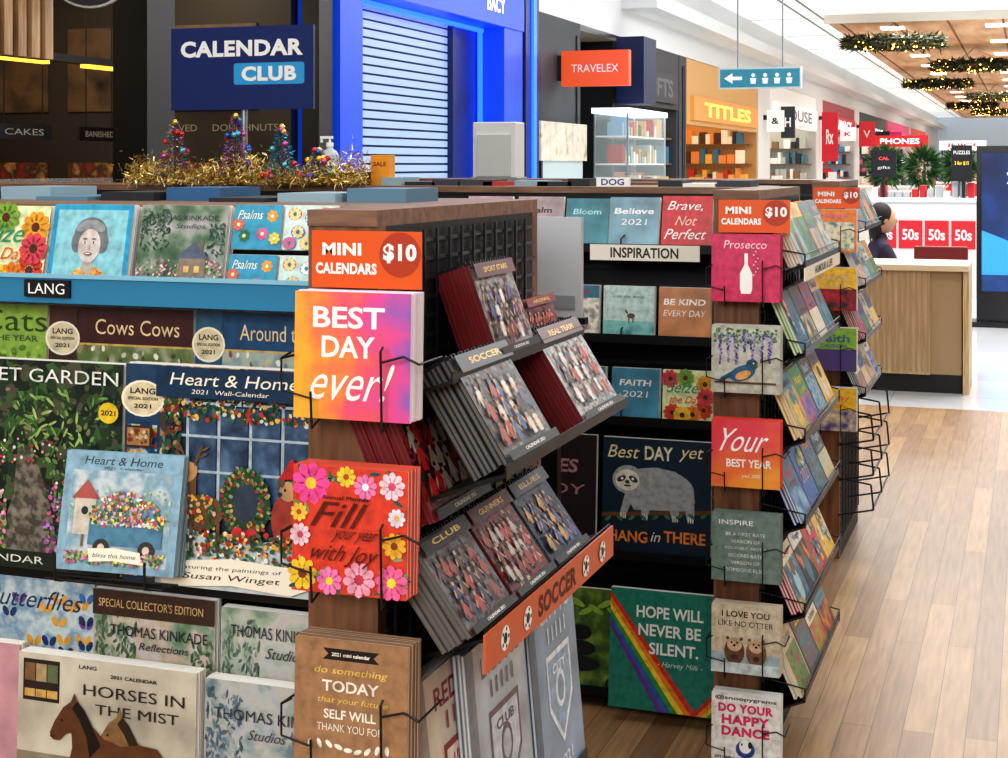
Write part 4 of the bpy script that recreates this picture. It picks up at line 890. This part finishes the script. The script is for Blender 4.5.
b.box(-1.85, -.6, 19, 19.8, 0, 1.15, M('#e6e6e4')); b.box(-1.9, -.55, 18.95, 19.85, 1.15, 1.2, WHITE)
for i in range(4):
    b.box(-1.83+i*.31, -1.55+i*.31, 18.98, 19, .58, .92, M('#c8202c', emit=.2)); b.T = place((-1.83+i*.31, 18.98, .58)); Art(b, .28, .34).text("50s", .5, .5, .7, .4, WHITE); b.T = Matrix.Identity(4)
for i in range(13): b.box(-1.85+i*.095, -1.78+i*.095, 19.1, 19.4, 1.2, 1.2+random.uniform(.05, .28), M(random.choice(['#c8202c', '#f2f2ee', '#2a2e36', '#e0a03a', '#b5b8ba'])))
b.box(-1.85, -1.55, 19.0, 19.05, 1.45, 1.78, M('#14161a')); b.T = place((-1.85, 19.0, 1.45)); a_ = Art(b, .30, .33); a_.text("CAL", .5, .7, .4, .12, M('#ff4a3a', emit=.5)); a_.text("gifts", .5, .35, .5, .14, WHITE, False); b.T = Matrix.Identity(4)
b.box(-1.73, -1.69, 19.02, 19.06, 1.2, 1.45, DK); b.box(-.90, -.66, 19.0, 19.05, 1.40, 1.84, M('#14161a')); b.T = place((-.90, 19.0, 1.40)); a_ = Art(b, .24, .44); a_.text("PUZZLES", .5, .8, .8, .10, WHITE); a_.text("3 for $15", .5, .5, .7, .12, M('#ffd040', emit=.3)); b.T = Matrix.Identity(4); b.box(-.78, -.74, 19.02, 19.06, 1.2, 1.4, DK)
b.obj("popup_sales_stall")
for k, (cx, cy) in enumerate([(-2.3, 26), (-1.75, 27), (-1.2, 28)]):
    b = B(); random.seed(k)
    b.lathe([(0, 0), (.22, 0), (.28, .5), (.25, .5), (0, .46)], (0, 0, 0), M('#3a3d42'), 16); b.cyl((0, 0, .45), (0, 0, 1.5), .03, .02, M('#5a4632'), 8)
    for i in range(420):
        d = Vector((random.gauss(0, 1), random.gauss(0, 1), random.gauss(.2, .8))).normalized(); b.spike((d.x*.2, d.y*.2, 1.55+d.z*.25), d, random.uniform(.12, .25), .03, M(random.choice(['#2c5a2c', '#4a7a3a', '#1f4424'])))
    b.obj("potted_tree", Matrix.Translation((cx, cy, 0)))
random.seed(7)
for k, (x, y, c1, t, sc_) in enumerate([(-3.6, 34, '#e9e9e6', "PHONES", '#c8202c'), (-2.6, 42, '#c8202c', "JUICE", '#f2f2ee'), (-3.0, 52, '#2a2e36', "COFFEE", '#2a2e36')]):
    b = B(); b.box(x, x+1.8, y, y+1.5, 0, 1.1, M(c1)); b.box(x-.05, x+1.85, y-.05, y+1.55, 1.1, 1.15, WHITE); b.box(x+.3, x+1.5, y, y+.08, 2.0, 2.25, M(sc_, emit=.2)); b.T = place((x+.3, y, 2.0)); Art(b, 1.2, .25).text(t, .5, .5, .7, .5, M('#ffffff' if sc_ != '#f2f2ee' else '#c8202c', emit=.5)); b.T = Matrix.Identity(4)
    for xx in (x+.35, x+1.4): b.box(xx, xx+.05, y+.02, y+.07, 1.15, 2.0, DK)
    for i in range(10): b.box(x+.1+i*.16, x+.2+i*.16, y+.3, y+.5, 1.15, 1.15+random.uniform(.1, .4), M(random.choice(BP)))
    b.obj("mall_kiosk")

# ---- seated person by the counter
root = bpy.data.objects.new("seated_person", None); sc.collection.objects.link(root)
J = {'pel': (0, 0, .50, .15, .12), 'wai': (0, .0, .66, .135, .10), 'che': (0, -.02, .86, .165, .11), 'nec': (0, -.0, 1.0, .055, .055), 'hd': (0, .02, 1.06, .05, .05),
     'lh': (-.10, .04, .50, .09, .09), 'lk': (-.13, .46, .50, .065, .065), 'la': (-.13, .50, .09, .045, .045), 'lt': (-.13, .66, .045, .04, .035),
     'rh': (.10, .04, .50, .09, .09), 'rk': (.13, .46, .50, .065, .065), 'ra': (.13, .50, .09, .045, .045), 'rt': (.13, .66, .045, .04, .035),
     'ls': (-.18, -.01, .93, .06, .06), 'le': (-.24, .10, .70, .045, .045), 'lw': (-.16, .33, .66, .03, .03), 'rs': (.18, -.01, .93, .06, .06), 're': (.24, .10, .70, .045, .045), 'rw': (.16, .33, .66, .03, .03)}
E = [('pel', 'wai'), ('wai', 'che'), ('che', 'nec'), ('nec', 'hd'), ('pel', 'lh'), ('lh', 'lk'), ('lk', 'la'), ('la', 'lt'), ('pel', 'rh'), ('rh', 'rk'), ('rk', 'ra'), ('ra', 'rt'), ('che', 'ls'), ('ls', 'le'), ('le', 'lw'), ('che', 'rs'), ('rs', 're'), ('re', 'rw')]
ks = list(J); me = bpy.data.meshes.new("body"); me.from_pydata([J[k][:3] for k in ks], [(ks.index(a), ks.index(c)) for a, c in E], [])
body = bpy.data.objects.new("body", me); sc.collection.objects.link(body); me.materials.append(M('#2c2238', .8))
bm_ = body.modifiers.new("skin", 'SKIN')
for i, k in enumerate(ks): me.skin_vertices[0].data[i].radius = J[k][3:5]
me.skin_vertices[0].data[0].use_root = True
ss = body.modifiers.new("sub", 'SUBSURF'); ss.levels = 2; ss.render_levels = 2; body.parent = root
b = B(); SK = M('#c79a7c', .6); HR = M('#1a1310', .7)
b.ball((0, .03, 1.16), .1, SK, 20, (.78, .95, 1.15)); b.ball((0, .0, 1.19), .105, HR, 20, (.88, .95, 1.05)); b.ball((0, -.04, 1.09), .085, HR, 16, (.85, .6, 1.3))
b.ball((0, .125, 1.15), .017, SK, 8, (.8, 1, 1.2))
for sx in (-1, 1):
    b.ball((sx*.03, .112, 1.175), .011, WHITE, 8); b.ball((sx*.03, .121, 1.175), .005, BLACK, 6); b.ball((sx*.08, .02, 1.155), .02, SK, 8, (.4, 1, 1.4))
    b.ball((sx*.155, .37, .655), .035, SK, 10, (.9, 1.2, .5))
    for k in range(4): b.tube([(sx*.155+(k-1.5)*.017, .40, .657), (sx*.155+(k-1.5)*.018, .44+.005*(k % 3), .655), (sx*.155+(k-1.5)*.018, .465+.004*(k % 3), .642)], .0075, SK, 8)
    b.tube([(sx*.125, .37, .655), (sx*.10, .41, .65)], .009, SK, 8)
b.ball((0, .117, 1.105), .018, M('#9a4a44'), 8, (1.2, .4, .4)); b.obj("head_and_hands", parent=root)
root.matrix_world = Matrix.Translation((-1.14, 12.45, 0)) @ Matrix.Rotation(R(-70), 4, 'Z')
b = B(); b.cyl((0, 0, .34), (0, 0, .385), .19, .19, DKR, 24); b.cyl((0, 0, .03), (0, 0, .34), .025, .025, M('#9aa0a4', .3, .8), 12); b.cyl((0, 0, 0), (0, 0, .03), .18, .16, M('#9aa0a4', .3, .8), 24); b.obj("round_stool", Matrix.Translation((-1.14, 12.45, 0)))

# ================================================================= lights
def area(x, y, z, sx, sy, p, col=(1, .99, .97), rot=(0, 0, 0), name="ceiling_and_fill_light"):
    l = bpy.data.lights.new(name, 'AREA'); l.shape = 'RECTANGLE'; l.size = sx; l.size_y = sy; l.energy = p; l.color = col
    o = bpy.data.objects.new(name, l); sc.collection.objects.link(o); o.location = (x, y, z); o.rotation_euler = rot
area(-.6, -4.5, 4.0, 5, 2.5, 370, (.97, .985, 1), rot=(R(55), 0, 0)); area(-1.8, 1.4, 4.44, 2.0, 1.2, 28); area(2.4, 3.0, 4.3, 1.5, 3, 70, rot=(0, R(45), 0)); area(-1.5, 6.5, 4.44, 3, 1.5, 70)  # first one: tilted frontal fill added behind the camera, not a ceiling fixture
for y in (13, 21, 30, 40, 52, 66, 80): area(0, y, 4.28 if y > 29 else 4.44, 5, 3, 330)
area(-7.5, 8, 3.4, 1.5, 3, 110, (1, .82, .6)); area(-6.3, 10.2, 3.4, .6, .5, 14, (1, .82, .6))  # warm area lights added to brighten the dark cafe interior
w = bpy.data.worlds.new("world"); sc.world = w; w.use_nodes = True; bg = w.node_tree.nodes["Background"]; bg.inputs[0].default_value = (.85, .92, 1, 1); bg.inputs[1].default_value = .5

# ================================================================= camera
cam = bpy.data.cameras.new("camera"); co = bpy.data.objects.new("camera", cam); sc.collection.objects.link(co)
co.location = (0, 0, 1.6); co.rotation_euler = (R(90), 0, R(19.32)); cam.sensor_width = 36; cam.lens = 36*1500/1008; cam.shift_y = -214/1008
sc.camera = co; cam.clip_end = 300
sc.view_settings.view_transform = 'Standard'
for lk in ('Medium High Contrast', 'Standard - Medium High Contrast'):
    try:
        sc.view_settings.look = lk; break
    except Exception: pass
